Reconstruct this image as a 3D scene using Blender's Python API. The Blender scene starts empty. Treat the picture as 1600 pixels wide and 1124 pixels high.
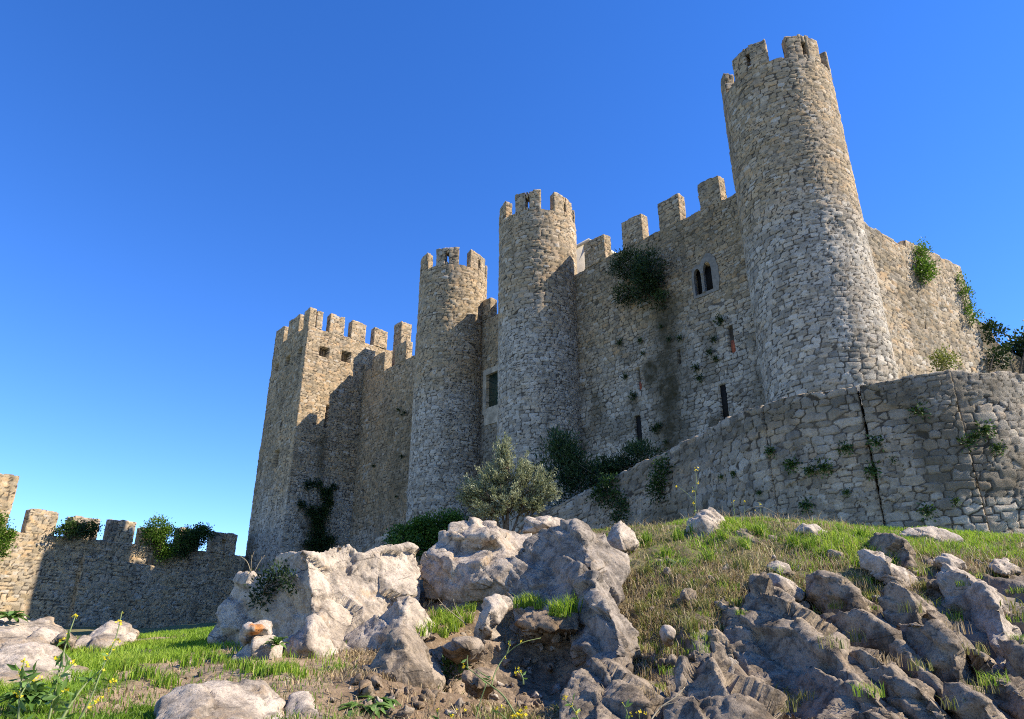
import bpy, math, random
import numpy as np
R = math.radians

# ------------------------------------------------------------------ camera, sky, sun, exposure
sc = bpy.context.scene
PITCH = R(22.2)
cam_d = bpy.data.cameras.new("camera")
cam = bpy.data.objects.new("camera", cam_d)
sc.collection.objects.link(cam)
cam.rotation_euler = (R(90) + PITCH, 0, 0)
cam_d.sensor_width = 36.0
cam_d.lens = 36.0 * 1100 / 1600
cam_d.clip_start = 0.05
cam_d.clip_end = 5000
sc.camera = cam
SUN_AZ, SUN_EL = R(97), R(39.5)
world = bpy.data.worlds.new("World")
sc.world = world
world.use_nodes = True
wn = world.node_tree.nodes
sky = wn.new('ShaderNodeTexSky')
sky.sky_type = 'NISHITA'
sky.sun_disc = False
sky.sun_elevation = SUN_EL
sky.sun_rotation = SUN_AZ
sky.air_density = 0.8
sky.dust_density = 0.0
sky.ozone_density = 2.5
sky.altitude = 900
hs = wn.new('ShaderNodeHueSaturation')
hs.inputs['Saturation'].default_value = 1.29
hs.inputs['Hue'].default_value = 0.513
hs.inputs['Value'].default_value = 1.38
world.node_tree.links.new(sky.outputs[0], hs.inputs['Color'])
world.node_tree.links.new(hs.outputs[0], wn['Background'].inputs[0])
wn['Background'].inputs[1].default_value = 0.115
sun_d = bpy.data.lights.new("sun", 'SUN')
sun_d.energy = 4.9
sun_d.angle = R(0.5)
sun_d.color = (1.0, 0.90, 0.74)
sun = bpy.data.objects.new("sun", sun_d)
sc.collection.objects.link(sun)
# the lamp shines along its local -Z
sun.rotation_euler = (R(90) - SUN_EL, 0, math.pi - SUN_AZ)
sc.view_settings.view_transform = 'Standard'
sc.view_settings.look = 'None'
sc.view_settings.gamma = 1
sc.view_settings.exposure = 1.12
sc.render.engine = 'CYCLES'
sc.cycles.use_denoising = False
sc.cycles.pixel_filter_type = 'BLACKMAN_HARRIS'
sc.cycles.filter_width = 1.05
sc.cycles.max_bounces = 6
sc.cycles.diffuse_bounces = 3

# ------------------------------------------------------------------ picking places along lines of sight
FPX = 1100.0
def ray(px, py):
    X, U = (px - 800) / FPX, (562 - py) / FPX
    c, s = math.cos(PITCH), math.sin(PITCH)
    return np.array([X, c - s * U, s + c * U])
def at(px, py, d):
    r = ray(px, py)
    return r * d / math.hypot(r[0], r[1])

# ------------------------------------------------------------------ noise in numpy
def _h(ix, iy, iz, seed):
    n = (ix.astype(np.int64) * 374761393 + iy.astype(np.int64) * 668265263 + iz * 1013904223 + seed * 1274126177) & 0xFFFFFFFF
    n = ((n ^ (n >> 13)) * 1274126177) & 0xFFFFFFFF
    n = ((n ^ (n >> 16)) * 2246822519) & 0xFFFFFFFF
    return ((n ^ (n >> 15)) & 0xFFFFFF) / float(0x1000000)
def hash2(i, j, seed):
    z = np.zeros_like(np.asarray(i, dtype=np.int64))
    return _h(np.asarray(i), np.asarray(j), z, seed)
def vn2(x, y, seed=0):
    i, j = np.floor(x), np.floor(y)
    fx, fy = x - i, y - j
    fx = fx * fx * (3 - 2 * fx); fy = fy * fy * (3 - 2 * fy)
    i = i.astype(np.int64); j = j.astype(np.int64)
    a, b = hash2(i, j, seed), hash2(i + 1, j, seed)
    c, d = hash2(i, j + 1, seed), hash2(i + 1, j + 1, seed)
    return (a + (b - a) * fx) * (1 - fy) + (c + (d - c) * fx) * fy
def vn3(p, seed=0):
    k = np.floor(p); f = p - k
    f = f * f * (3 - 2 * f)
    k = k.astype(np.int64)
    out = 0
    for dz in (0, 1):
        wz = f[:, 2] if dz else 1 - f[:, 2]
        for dy in (0, 1):
            wy = f[:, 1] if dy else 1 - f[:, 1]
            for dx in (0, 1):
                wx = f[:, 0] if dx else 1 - f[:, 0]
                out = out + wx * wy * wz * _h(k[:, 0] + dx, k[:, 1] + dy, (k[:, 2] + dz) * 97531, seed)
    return out
def fbm3(p, octs=4, seed=0, gain=0.5):
    a, t, s = 1.0, 0.0, 0.0
    for o in range(octs):
        t = t + a * (vn3(p * 2 ** o + 17.3 * o, seed + o) - 0.5); s += a; a *= gain
    return t / s * 2
def ridge3(p, octs=4, seed=0, gain=0.55):
    a, t, s = 1.0, 0.0, 0.0
    for o in range(octs):
        t = t + a * (1 - np.abs(2 * vn3(p * 2 ** o + 11.1 * o, seed + o) - 1)); s += a; a *= gain
    return t / s
def fbm2(x, y, octs=4, seed=0):
    a, t, s = 1.0, 0.0, 0.0
    for o in range(octs):
        t = t + a * (vn2(x * 2 ** o + 5.7 * o, y * 2 ** o - 3.1 * o, seed + o) - 0.5); s += a; a *= 0.5
    return t / s * 2
def sstep(a, b, x):
    t = np.clip((x - a) / (b - a), 0, 1)
    return t * t * (3 - 2 * t)

# ------------------------------------------------------------------ objects
def link(o, parent=None):
    sc.collection.objects.link(o)
    if parent is not None:
        o.parent = parent
    return o
def tag(o, label=None, cat=None, group=None, kind=None):
    for k, v in (('label', label), ('category', cat), ('group', group), ('kind', kind)):
        if v:
            o[k] = v
    return o
def empty(name, loc, label, cat, group=None, rz=0.0):
    o = bpy.data.objects.new(name, None)
    o.empty_display_size = 0.2
    o.location = loc
    o.rotation_euler = (0, 0, rz)
    link(o)
    return tag(o, label, cat, group)

class MB:
    """gathers quads / polygons with point attributes; build() links ONE mesh object"""
    def __init__(s):
        s.v, s.f, s.n, s.attr = [], [], 0, {}
    def add(s, verts, faces, **attrs):
        verts = np.asarray(verts, dtype=np.float64).reshape(-1, 3)
        m = len(verts)
        for k in set(list(s.attr) + list(attrs)):
            lst = s.attr.setdefault(k, [np.zeros(s.n)] if s.n else [])
            val = attrs.get(k, 0.0)
            lst.append(np.broadcast_to(np.asarray(val, dtype=np.float64), (m,)))
        if isinstance(faces, np.ndarray):
            s.f.append(faces + s.n)
        else:
            s.f.append([[i + s.n for i in f] for f in faces])
        s.v.append(verts)
        s.n += m
    def build(s, name, mat, parent=None, origin=None, smooth=True, mats=None):
        v = np.concatenate(s.v)
        if origin is None:
            origin = np.array(parent.location) if parent is not None else np.zeros(3)
        v = v - np.asarray(origin)
        li, ls, pos = [], [], 0
        for f in s.f:
            if isinstance(f, np.ndarray):
                k = f.shape[1]
                li.append(f.ravel()); ls.append(pos + np.arange(len(f)) * k); pos += f.size
            else:
                for q in f:
                    li.append(np.array(q)); ls.append(np.array([pos])); pos += len(q)
        li = np.concatenate(li).astype(np.int32); ls = np.concatenate(ls).astype(np.int32)
        me = bpy.data.meshes.new(name)
        me.vertices.add(len(v)); me.vertices.foreach_set('co', v.astype(np.float32).ravel())
        me.loops.add(len(li)); me.loops.foreach_set('vertex_index', li)
        me.polygons.add(len(ls)); me.polygons.foreach_set('loop_start', ls)
        me.update(calc_edges=True)
        me.validate()
        if smooth:
            me.polygons.foreach_set('use_smooth', np.ones(len(me.polygons), dtype=bool))
        for k, lst in s.attr.items():
            a = me.attributes.new(k, 'FLOAT', 'POINT')
            a.data.foreach_set('value', np.concatenate(lst).astype(np.float32))
        me.materials.append(mat)
        o = bpy.data.objects.new(name, me)
        if parent is None:
            o.location = origin
        return link(o, parent)
def grid_faces(nu, nv, off=0, flip=False):
    i = np.arange(nu - 1)[:, None]; j = np.arange(nv - 1)[None, :]
    a = i * nv + j
    q = np.stack([a, a + nv, a + nv + 1, a + 1], -1).reshape(-1, 4)
    return (q[:, ::-1] if flip else q) + off

# ------------------------------------------------------------------ node helpers
class NT:
    def __init__(s, name):
        s.m = bpy.data.materials.new(name); s.m.use_nodes = True
        s.t = s.m.node_tree; s.b = s.t.nodes['Principled BSDF']
        s.b.inputs['Roughness'].default_value = 0.9
        s.b.inputs['Specular IOR Level'].default_value = 0.2
    def n(s, typ, **kw):
        o = s.t.nodes.new(typ)
        for k, v in kw.items():
            setattr(o, k, v)
        return o
    def l(s, a, b):
        s.t.links.new(a, b)
    def setin(s, sock, val):
        if isinstance(val, bpy.types.NodeSocket):
            s.l(val, sock)
        else:
            sock.default_value = val
    def attr(s, name):
        return s.n('ShaderNodeAttribute', attribute_name=name).outputs['Fac']
    def co(s):
        return s.n('ShaderNodeTexCoord').outputs['Object']
    def noise(s, scale, detail=4, rough=0.55, vec=None, stretch=None):
        o = s.n('ShaderNodeTexNoise')
        o.inputs['Scale'].default_value = scale; o.inputs['Detail'].default_value = detail
        o.inputs['Roughness'].default_value = rough
        v = vec if vec is not None else s.co()
        if stretch:
            mp = s.n('ShaderNodeMapping'); mp.inputs['Scale'].default_value = stretch
            s.l(v, mp.inputs[0]); v = mp.outputs[0]
        s.l(v, o.inputs['Vector'])
        return o.outputs['Fac']
    def ramp(s, fac, stops, interp='LINEAR'):
        o = s.n('ShaderNodeValToRGB'); cr = o.color_ramp; cr.interpolation = interp
        while len(cr.elements) < len(stops):
            cr.elements.new(0.5)
        for e, (p, c) in zip(cr.elements, stops):
            e.position = p
            e.color = (c[0], c[1], c[2], 1) if not np.isscalar(c) else (c, c, c, 1)
        s.setin(o.inputs[0], fac)
        return o.outputs[0]
    def mix(s, fac, a, b, mode='MIX'):
        o = s.n('ShaderNodeMix', data_type='RGBA', blend_type=mode)
        s.setin(o.inputs[0], fac)
        for k, v in ((6, a), (7, b)):
            if isinstance(v, tuple):
                v = (v[0], v[1], v[2], 1)
            s.setin(o.inputs[k], v)
        return o.outputs[2]
    def math(s, op, a, b=0.0, clamp=False):
        o = s.n('ShaderNodeMath', operation=op, use_clamp=clamp)
        s.setin(o.inputs[0], a); s.setin(o.inputs[1], b)
        return o.outputs[0]
    def bump(s, h, strength=0.5, dist=0.02):
        o = s.n('ShaderNodeBump')
        o.inputs['Strength'].default_value = strength; o.inputs['Distance'].default_value = dist
        s.l(h, o.inputs['Height'])
        s.l(o.outputs[0], s.b.inputs['Normal'])
    def color(s, c):
        s.setin(s.b.inputs['Base Color'], c if isinstance(c, bpy.types.NodeSocket) else (c[0], c[1], c[2], 1))
        return s.m

def mat_plain(name, col, rough=0.8, var=0.25, scale=8.0):
    t = NT(name)
    n = t.noise(scale, 4)
    c = t.mix(t.ramp(n, [(0.35, 0.0), (0.65, 1.0)]), tuple(x * (1 - var) for x in col), tuple(min(1, x * (1 + var)) for x in col))
    t.b.inputs['Roughness'].default_value = rough
    return t.color(c)

def mat_masonry(name, warm=(0.43, 0.325, 0.20), grey=(0.485, 0.43, 0.35), dirt=1.0, joint=(0.05, 0.04, 0.03)):
    """coursed rubble: 'rnd' and 'rnd2' differ from stone to stone, 'joint' marks the gaps and the recesses painted dark, 'age' is 1 where the
    grey lower courses are, 'stain' where damp, moss or painted shade turns the stones dark"""
    t = NT(name)
    rnd, rnd2 = t.attr('rnd'), t.attr('rnd2')
    big = t.noise(0.35, 5, 0.6)
    mid = t.noise(1.6, 5, 0.65)
    fine = t.noise(16, 9, 0.78)
    speck = t.noise(38, 6, 0.7)
    dk = lambda c, k: tuple(x * k for x in c)
    w = t.ramp(rnd, [(0.0, dk(warm, 0.62)), (0.25, dk(warm, 0.85)), (0.5, warm), (0.72, (warm[0] * 1.12, warm[1] * 0.98, warm[2] * 0.85)),
                     (0.88, dk(warm, 1.22)), (1.0, dk(grey, 1.0))])
    g = t.ramp(rnd, [(0.0, dk(grey, 0.55)), (0.3, dk(grey, 0.80)), (0.6, dk(grey, 0.95)), (0.85, dk(grey, 1.05)), (1.0, dk(grey, 1.2))])
    age = t.math('ADD', t.attr('age'), t.math('MULTIPLY', t.math('SUBTRACT', big, 0.5), 1.3), True)
    age = t.math('ADD', age, t.math('MULTIPLY', t.math('SUBTRACT', rnd2, 0.5), 0.7), True)
    c = t.mix(age, w, g)
    c = t.mix(t.ramp(fine, [(0.36, 0.0), (0.60, 1.0)]), t.mix(0.36, c, (0.0, 0.0, 0.0)), c)
    c = t.mix(t.ramp(speck, [(0.30, 0.6), (0.44, 0.0)]), c, (0.06, 0.05, 0.04))           # pitted faces
    c = t.mix(t.math('MULTIPLY', t.ramp(mid, [(0.50, 0.0), (0.68, 1.0)]), 0.42 * dirt), c, (0.10, 0.088, 0.07))   # grey-black lichen
    lich = t.noise(2.3, 6, 0.7)
    c = t.mix(t.math('MULTIPLY', t.ramp(lich, [(0.64, 0.0), (0.74, 1.0)]), t.math('MULTIPLY', t.math('SUBTRACT', 1.0, age), 0.5)), c, (0.42, 0.27, 0.09))  # ochre lichen
    jn = t.ramp(t.math('ADD', t.attr('joint'), t.math('MULTIPLY', t.math('SUBTRACT', fine, 0.5), 0.9)), [(0.36, 0.0), (0.80, 0.92)])
    jn = t.math('MULTIPLY', jn, t.ramp(t.noise(0.9, 4, 0.6), [(0.36, 0.62), (0.54, 1.0)]))      # mortar still fills some joints
    c = t.mix(jn, c, joint)
    run = t.noise(1.0, 5, 0.6, stretch=(1.6, 1.6, 0.16))
    c = t.mix(t.math('MULTIPLY', t.ramp(run, [(0.54, 0.0), (0.70, 1.0)]), 0.45), c, (0.085, 0.072, 0.055))      # streaks where rain runs down
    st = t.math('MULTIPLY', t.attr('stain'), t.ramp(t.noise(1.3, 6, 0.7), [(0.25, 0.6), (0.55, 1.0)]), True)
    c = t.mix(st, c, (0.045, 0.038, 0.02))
    t.bump(t.math('ADD', t.math('MULTIPLY', fine, 0.7), t.noise(45, 3, 0.6)), 0.9, 0.025)
    t.b.inputs['Roughness'].default_value = 0.95
    return t.color(c)

# ------------------------------------------------------------------ masonry pattern
def masonry(u, v, w, h, seed, jk=0.95):
    """two sizes of stone: patches of smaller rubble where the wall was mended"""
    a = masonry1(u, v, w, h, seed, jk=jk)
    b = masonry1(u, v, w * 0.66, h * 0.68, seed + 300, jk=jk)
    m = vn2(u / 2.6, v / 1.5, seed + 60) + 0.35 * (vn2(u / 0.7, v / 0.5, seed + 61) - 0.5) > 0.60
    return tuple(np.where(m, y, x) for x, y in zip(a, b))
def masonry1(u, v, w, h, seed, p=4.5, jit=0.9, jk=0.95):
    w, h = w * 0.72, h * 0.62
    """irregular courses of stones: relief, two random numbers per stone, and how deep in a joint the point is"""
    u = u + 0.30 * w * (vn2(u / (1.7 * w), v / (1.7 * h), seed + 5) - 0.5) + 0.10 * w * (vn2(u / (.5 * w), v / (.5 * h), seed + 6) - 0.5)
    v = v + 1.3 * h * (vn2(u / (9 * w), v / (9 * h), seed + 7) - 0.5) + 0.14 * h * (vn2(u / (0.9 * w), v / h, seed + 8) - 0.5)
    j0 = np.floor(v / h).astype(np.int64)
    F1 = np.full(u.shape, 9.0); F2 = np.full(u.shape, 9.0)
    I = np.zeros(u.shape, np.int64); J = np.zeros(u.shape, np.int64)
    DU = np.zeros(u.shape); DV = np.zeros(u.shape)
    for dj in (-1, 0, 1):
        j = j0 + dj
        off = hash2(j, j * 0 + 77, seed) * w * 3
        wr = w * (0.7 + 0.75 * hash2(j, j * 0 + 3, seed))
        i0 = np.floor((u - off) / wr).astype(np.int64)
        for di in (-1, 0, 1):
            i = i0 + di
            cu = off + (i + 0.5 + jit * (hash2(i, j, seed + 1) - 0.5)) * wr
            cv = (j + 0.5 + 0.42 * jit * (hash2(i, j, seed + 2) - 0.5)) * h
            du, dv = (u - cu), (v - cv)
            d = ((np.abs(du) / wr) ** p + (np.abs(dv) / h) ** p) ** (1 / p) - 0.32 * (hash2(i, j, seed + 3) - 0.5)
            nf = d < F1
            F2 = np.where(nf, F1, np.minimum(F2, d))
            I = np.where(nf, i, I); J = np.where(nf, j, J)
            DU = np.where(nf, du, DU); DV = np.where(nf, dv, DV)
            F1 = np.where(nf, d, F1)
    e = F2 - F1
    r1, r2 = hash2(I, J, seed + 11), hash2(I, J, seed + 12)
    kj = float(np.clip(0.34 / w, 0.55, 1.0)) * jk
    joint = 1 - sstep(0.02 * kj, 0.25 * kj, e)
    bulge = sstep(0.0, 0.24 * kj, e)
    tilt = (hash2(I, J, seed + 13) - 0.5) * DU / w + (hash2(I, J, seed + 14) - 0.5) * DV / h
    rel = 0.046 * (bulge - 1) + 0.05 * (hash2(I, J, seed + 15) - 0.5) + 0.055 * tilt * bulge
    rel = rel + 0.018 * (vn2(u * 9, v * 9, seed + 20) - 0.5) + 0.10 * (vn2(u / 2.1, v / 2.1, seed + 21) - 0.5)
    return rel * min(1.0, h / 0.26), r1, r2, joint

def spaced(a, b, res):
    return np.linspace(a, b, max(2, int(round(abs(b - a) / res)) + 1))

def block(mb, fn, us, ws, zs, stone=(0.42, 0.25), seed=1, holes=(), age=None, stain=None, amp=1.0, top=None, ragged=0.0, jk=0.95):
    """a masonry block. fn(u, w, z) -> xyz, eu, ew ; w = 0 is the outer face and grows inward. holes: (u0,u1,z0,z1,depth[,arch])
    cut into the outer face. Only faces that can be seen are finely divided; back and underside are one polygon each."""
    nu, nw, nz = len(us), len(ws), len(zs)
    idx = -np.ones((nu, nw, nz), np.int64)
    m = np.zeros((nu, nw, nz), bool)
    m[:, 0, :] = m[0, :, :] = m[-1, :, :] = True
    m[:, :, -1] = True
    m[1:-1, -1, 1:-1] = False
    m[:, -1, 0] = True
    ii = np.argwhere(m)
    idx[ii[:, 0], ii[:, 1], ii[:, 2]] = np.arange(len(ii))
    u, w, z = us[ii[:, 0]].astype(float), ws[ii[:, 1]].astype(float), zs[ii[:, 2]].astype(float)
    fu = (ii[:, 0] == nu - 1).astype(float) - (ii[:, 0] == 0)
    fw = -(ii[:, 1] == 0).astype(float) + (ii[:, 1] == nw - 1)
    fz = (ii[:, 2] == nz - 1).astype(float)
    istop = (fz > 0) & (fu == 0) & (fw == 0)
    side = (fu != 0)
    mu = np.where(istop, u, u + np.where(u > us[0] + 1e-6, w, -w))
    mv = np.where(istop, z + w, z)
    rel, r1, r2, jt = masonry(mu, mv, stone[0], stone[1], seed, jk=jk)
    rel = rel * amp
    ln = np.sqrt(fu * fu + fw * fw + fz * fz); ln[ln == 0] = 1
    edge = (np.abs(fu) + np.abs(fw) + fz) > 1.5
    rel = rel - 0.03 * edge * amp
    du, dw, dz = fu / ln * rel, fw / ln * rel, fz / ln * rel
    if ragged:
        rg = ragged * (hash2(np.floor(mu / stone[0]).astype(np.int64), np.floor(w / 0.3).astype(np.int64), seed + 40) - 0.6) + ragged * 0.6 * (vn2(mu * 1.3, w * 2, seed + 41) - 0.5)
        k = sstep(zs[-1] - stone[1] * 1.3, zs[-1], z)
        dz = dz + rg * k
    for hl in holes:
        inside = (u > hl[0]) & (u < hl[1]) & (z > hl[2]) & (z < hl[3]) & (ii[:, 1] == 0)
        if len(hl) > 5 and hl[5]:
            cu, hw = (hl[0] + hl[1]) / 2, (hl[1] - hl[0]) / 2
            zt = hl[3] - hl[5] * (np.abs(u - cu) / hw) ** 1.6
            inside &= z < zt
        dw = np.where(inside, hl[4], dw); jt = np.where(inside, 0.9, jt); r1 = np.where(inside, 0.1, r1)  # recess faces coloured dark as well, painting in the shade of the opening
    P, eu, ew = fn(u, w, z)
    P = P + eu * du[:, None] + ew * dw[:, None]
    P[:, 2] += dz
    if top is not None:                      # the top follows a slope: shift z in proportion to height
        zz = (z - zs[0]) / (zs[-1] - zs[0])
        P[:, 2] += zz * top(u)
    F = []
    A = idx[:, 0, :]
    F.append(np.stack([A[:-1, :-1], A[1:, :-1], A[1:, 1:], A[:-1, 1:]], -1).reshape(-1, 4))
    A = idx[:, :, -1]
    F.append(np.stack([A[:-1, :-1], A[1:, :-1], A[1:, 1:], A[:-1, 1:]], -1).reshape(-1, 4))
    A = idx[0, :, :]
    F.append(np.stack([A[:-1, :-1], A[:-1, 1:], A[1:, 1:], A[1:, :-1]], -1).reshape(-1, 4))
    A = idx[-1, :, :]
    F.append(np.stack([A[:-1, :-1], A[1:, :-1], A[1:, 1:], A[:-1, 1:]], -1).reshape(-1, 4))
    faces = np.concatenate(F)
    b1, b0, f0 = idx[:, -1, -1], idx[:, -1, 0], idx[:, 0, 0]
    faces = np.concatenate([faces, np.stack([b1[:-1], b1[1:], b0[1:], b0[:-1]], -1), np.stack([f0[:-1], b0[:-1], b0[1:], f0[1:]], -1)])
    ag = age(u, z) if age is not None else 0.0
    stn = stain(u, z) if stain is not None else 0.0
    mb.add(P, faces, rnd=r1, rnd2=r2, joint=jt, age=ag, stain=stn)

# ================================================================== THE CASTLE
P2 = np.array([1.5, 35.97]); S = np.array([0.6626, -0.749]); N = np.array([-0.749, -0.6626])
def cs(s, n, z):                       # castle frame: s along the facade towards the right, n outward, z up
    s, n, z = np.broadcast_arrays(np.asarray(s, float), np.asarray(n, float), np.asarray(z, float))
    xy = P2 + s[..., None] * S + n[..., None] * N
    return np.concatenate([xy, z[..., None]], -1)
def v3(xy):
    return np.array([xy[0], xy[1], 0.0])
def face_s(n0):                        # outer face looks along +n at n = n0
    def fn(u, w, z):
        return cs(u, n0 - w, z), v3(S), v3(-N)
    return fn
def face_n(s0):                        # outer face looks along +s at s = s0 ; u runs from the outside in
    def fn(u, w, z):
        return cs(s0 - w, -u, z), v3(-N), v3(-S)
    return fn
def face_p(p0, p1):                    # free wall between two plan points, outer face on the right hand side of p0 -> p1
    p0, p1 = np.asarray(p0, float), np.asarray(p1, float)
    d = (p1 - p0) / np.hypot(*(p1 - p0)); nn = np.array([-d[1], d[0]])
    def fn(u, w, z):
        return np.concatenate([p0 + u[:, None] * d + w[:, None] * nn, z[:, None]], 1), v3(d), v3(nn)
    return fn
def face_arc(c, r):
    def fn(u, w, z):
        a = u / r
        e = np.stack([np.cos(a), np.sin(a), 0 * a], 1); t = np.stack([-np.sin(a), np.cos(a), 0 * a], 1)
        P = np.array([c[0], c[1], 0.0]) + (r - w)[:, None] * e
        P[:, 2] = z
        return P, t, -e
    return fn

M_castle = mat_masonry('castle_rubble')
M_tower = mat_masonry('tower_rubble', grey=(0.49, 0.435, 0.355))
M_terr = mat_masonry('terrace_rubble', warm=(0.37, 0.295, 0.20), grey=(0.46, 0.405, 0.325), dirt=1.4)
M_left = mat_masonry('rampart_rubble', warm=(0.47, 0.36, 0.22), grey=(0.46, 0.41, 0.34), dirt=0.7)
M_dark = mat_plain('interior_shade_paint', (0.012, 0.011, 0.010), 0.9)  # near-black paint for sheets that stand for the shade inside openings
M_pale = mat_plain('pale_dressed_stone', (0.52, 0.46, 0.36), 0.85, 0.12, 3.0)
M_greystone = mat_plain('grey_dressed_stone', (0.19, 0.172, 0.145), 0.9, 0.2, 6.0)
M_brick = mat_plain('red_brick_fill', (0.30, 0.085, 0.045), 0.9, 0.3, 9.0)
M_iron = mat_plain('dark_iron', (0.05, 0.05, 0.05), 0.5)

def drum(mb, c, r, z0, z1, res, seed, stone, age, stain=None, seam=math.pi * 0.5, slots=()):
    us = spaced(0, 2 * math.pi * r, res); zs = spaced(z0, z1, res)
    U, Z = np.meshgrid(us, zs, indexing='ij')
    u, z = U.ravel(), Z.ravel()
    rel, r1, r2, jt = masonry(u, z, stone[0], stone[1], seed)
    for (a0, a1, za, zb, dp) in slots:
        ins = (u / r + seam > a0) & (u / r + seam < a1) & (z > za) & (z < zb)
        rel = np.where(ins, -dp, rel)
    a = u / r + seam
    rr = r + rel
    topdz = np.where(z > z1 - 1e-6, 0.05 * (hash2(np.floor(u / 0.4).astype(np.int64), np.zeros(len(u), np.int64), seed) - 0.5), 0)
    P = np.stack([c[0] + rr * np.cos(a), c[1] + rr * np.sin(a), z + topdz], 1)
    mb.add(P, grid_faces(len(us), len(zs)), rnd=r1, rnd2=r2, joint=jt, age=age(a, z), stain=stain(a, z) if stain else 0.0)
    # wall-walk behind the parapet
    n = 48
    aa = np.arange(n) / n * 2 * math.pi
    rings = [(r - 0.02, z1 - 0.01), (r - 0.55, z1 - 0.01), (r - 0.55, z1 - 1.0)]
    V = np.concatenate([np.stack([c[0] + q * np.cos(aa), c[1] + q * np.sin(aa), np.full(n, zz)], 1) for q, zz in rings])
    i = np.arange(n); k = (i + 1) % n
    F = np.concatenate([np.stack([i + b * n, k + b * n, k + (b + 1) * n, i + (b + 1) * n], 1) for b in range(2)])
    mb.add(V, F, rnd=0.4, rnd2=0.5)
    base = mb.n - len(V)
    mb.f.append([[int(base + 2 * n + q) for q in range(n)]])

def loop_merlon(fn, u0, u1, z0, z1, th, res, stone, seed, slit=None, amp=0.8, ragged=0.12, age=None):
    """a merlon with its loophole cut right through"""
    mb = MB()
    kw = dict(stone=stone, seed=seed, amp=amp, age=age)
    ws = spaced(0, th, res)
    if slit is None:
        block(mb, fn, spaced(u0, u1, res), ws, spaced(z0, z1, res), ragged=ragged, **kw)
    else:
        a, b, za, zb = slit
        block(mb, fn, spaced(u0, a, res), ws, spaced(z0, z1, res), ragged=ragged, **kw)
        block(mb, fn, spaced(b, u1, res), ws, spaced(z0, z1, res), ragged=ragged, **kw)
        block(mb, fn, spaced(a, b, res), ws, spaced(z0, za, res), **kw)
        block(mb, fn, spaced(a, b, res), ws, spaced(zb, z1 - 0.03, res), **kw)
    return mb

def round_tower(c, res, front, seed, label, z0=4.0, z1=22.95, r=2.27, split=15.0, stone=(0.48, 0.32), stain=None, slots=(), mh=1.3, skip=()):
    t = empty('round_tower', (c[0], c[1], z0), label, 'tower', 'round towers of the castle facade')
    mb = MB()
    tocam = math.atan2(-c[1], -c[0])
    def age(a, z):
        return sstep(split + 1.6, split - 1.6, z + 1.5 * (vn2(a * 2, z * 0.3, seed) - 0.5)) * 0.9
    st = (lambda a, z: stain(a - tocam, z)) if stain else None
    drum(mb, c, r, z0, z1, res, seed, stone, age, st, seam=tocam + math.pi, slots=[(tocam + 2 * math.pi + s[0], tocam + 2 * math.pi + s[1], s[2], s[3], s[4]) for s in slots])
    mb.build('tower_body', M_tower, t)
    for k in range(6):
        if k in skip:
            continue
        ca = tocam + R(front + 60 * k)           # + is to the right as seen from the path
        fn = face_arc(c, r)
        ru = r * ca
        hw = r * R(20.5)
        mm = loop_merlon(fn, ru - hw, ru + hw, z1 - 0.05, z1 + mh, 0.52, res, stone, seed + k, slit=(ru - 0.09, ru + 0.09, z1 + 0.25, z1 + 0.85))
        mm.build('merlon', M_tower, t)
    return t

def at_s(s, n=0.0):
    return P2 + s * S + n * N
def gauss(x, c, w):
    return np.exp(-((x - c) / w) ** 2)

T1, T2, T3 = at_s(-8.25), at_s(0.0), at_s(15.4)
round_tower(T3, 0.05, -22, 300, 'tallest round tower, at the castle corner nearest the terrace wall, grey below and tan above', split=15.8, z1=22.55, stone=(0.47, 0.30), mh=1.25)
round_tower(T2, 0.06, -14, 200, 'round tower with pale stone-framed window at its left and long curtain wall at its right', split=16.5, mh=1.3,
            stain=lambda a, z: 0.45 * gauss(a, 0.9, 0.4) * sstep(12, 15, z))
round_tower(T1, 0.065, -12, 100, 'round tower carrying the little weather vane, left of the big pale-framed window', split=14.5, mh=1.3,
            stain=lambda a, z: 0.75 * gauss(a, -0.1 + 0.1 * (z < 13), 0.22) * sstep(17.5, 16, z) * sstep(8, 11, z) + 0.4 * gauss(a, 0.9, 0.5) * sstep(11, 14, z))

# ---------------------------------------------------------------- curtain walls
NF = -0.9
def wall_age(c, seed):
    def f(u, z):
        return sstep(c + 2.5, c - 2.5, z + 3.0 * (vn2(u * 0.35, z * 0.3, seed) - 0.5)) * 0.95
    return f
def curtain(s0, s1, z0, zt, res, seed, label, merlons, holes=(), stain=None, age=None, stone=(0.48, 0.32), th=0.6, slits=()):
    o = cs((s0 + s1) / 2, NF, z0)
    t = empty('curtain_wall', o, label, 'castle wall', 'curtain walls of the castle facade'); t['kind'] = 'thing'
    mb = MB()
    block(mb, face_s(NF), spaced(s0, s1, res), spaced(0, 1.4, 0.12), spaced(z0, zt, res), stone=stone, seed=seed, holes=holes, age=age, stain=stain, ragged=0.10)
    mb.build('wall_body', M_castle, t)
    for k, (a, b, h) in enumerate(merlons):
        loop_merlon(face_s(NF + 0.01), a, b, zt - 0.06, h, th, res, stone, seed + 50 + k, ragged=0.12).build('merlon', M_castle, t)
    return t
def panel(name, parent, mat, s0, s1, z0, z1, n, th=0.06):
    mb = MB()
    box(mb, cs((s0 + s1) / 2, n - th / 2, (z0 + z1) / 2), (s1 - s0, th, z1 - z0))
    return mb.build(name, mat, parent, smooth=False)
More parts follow.
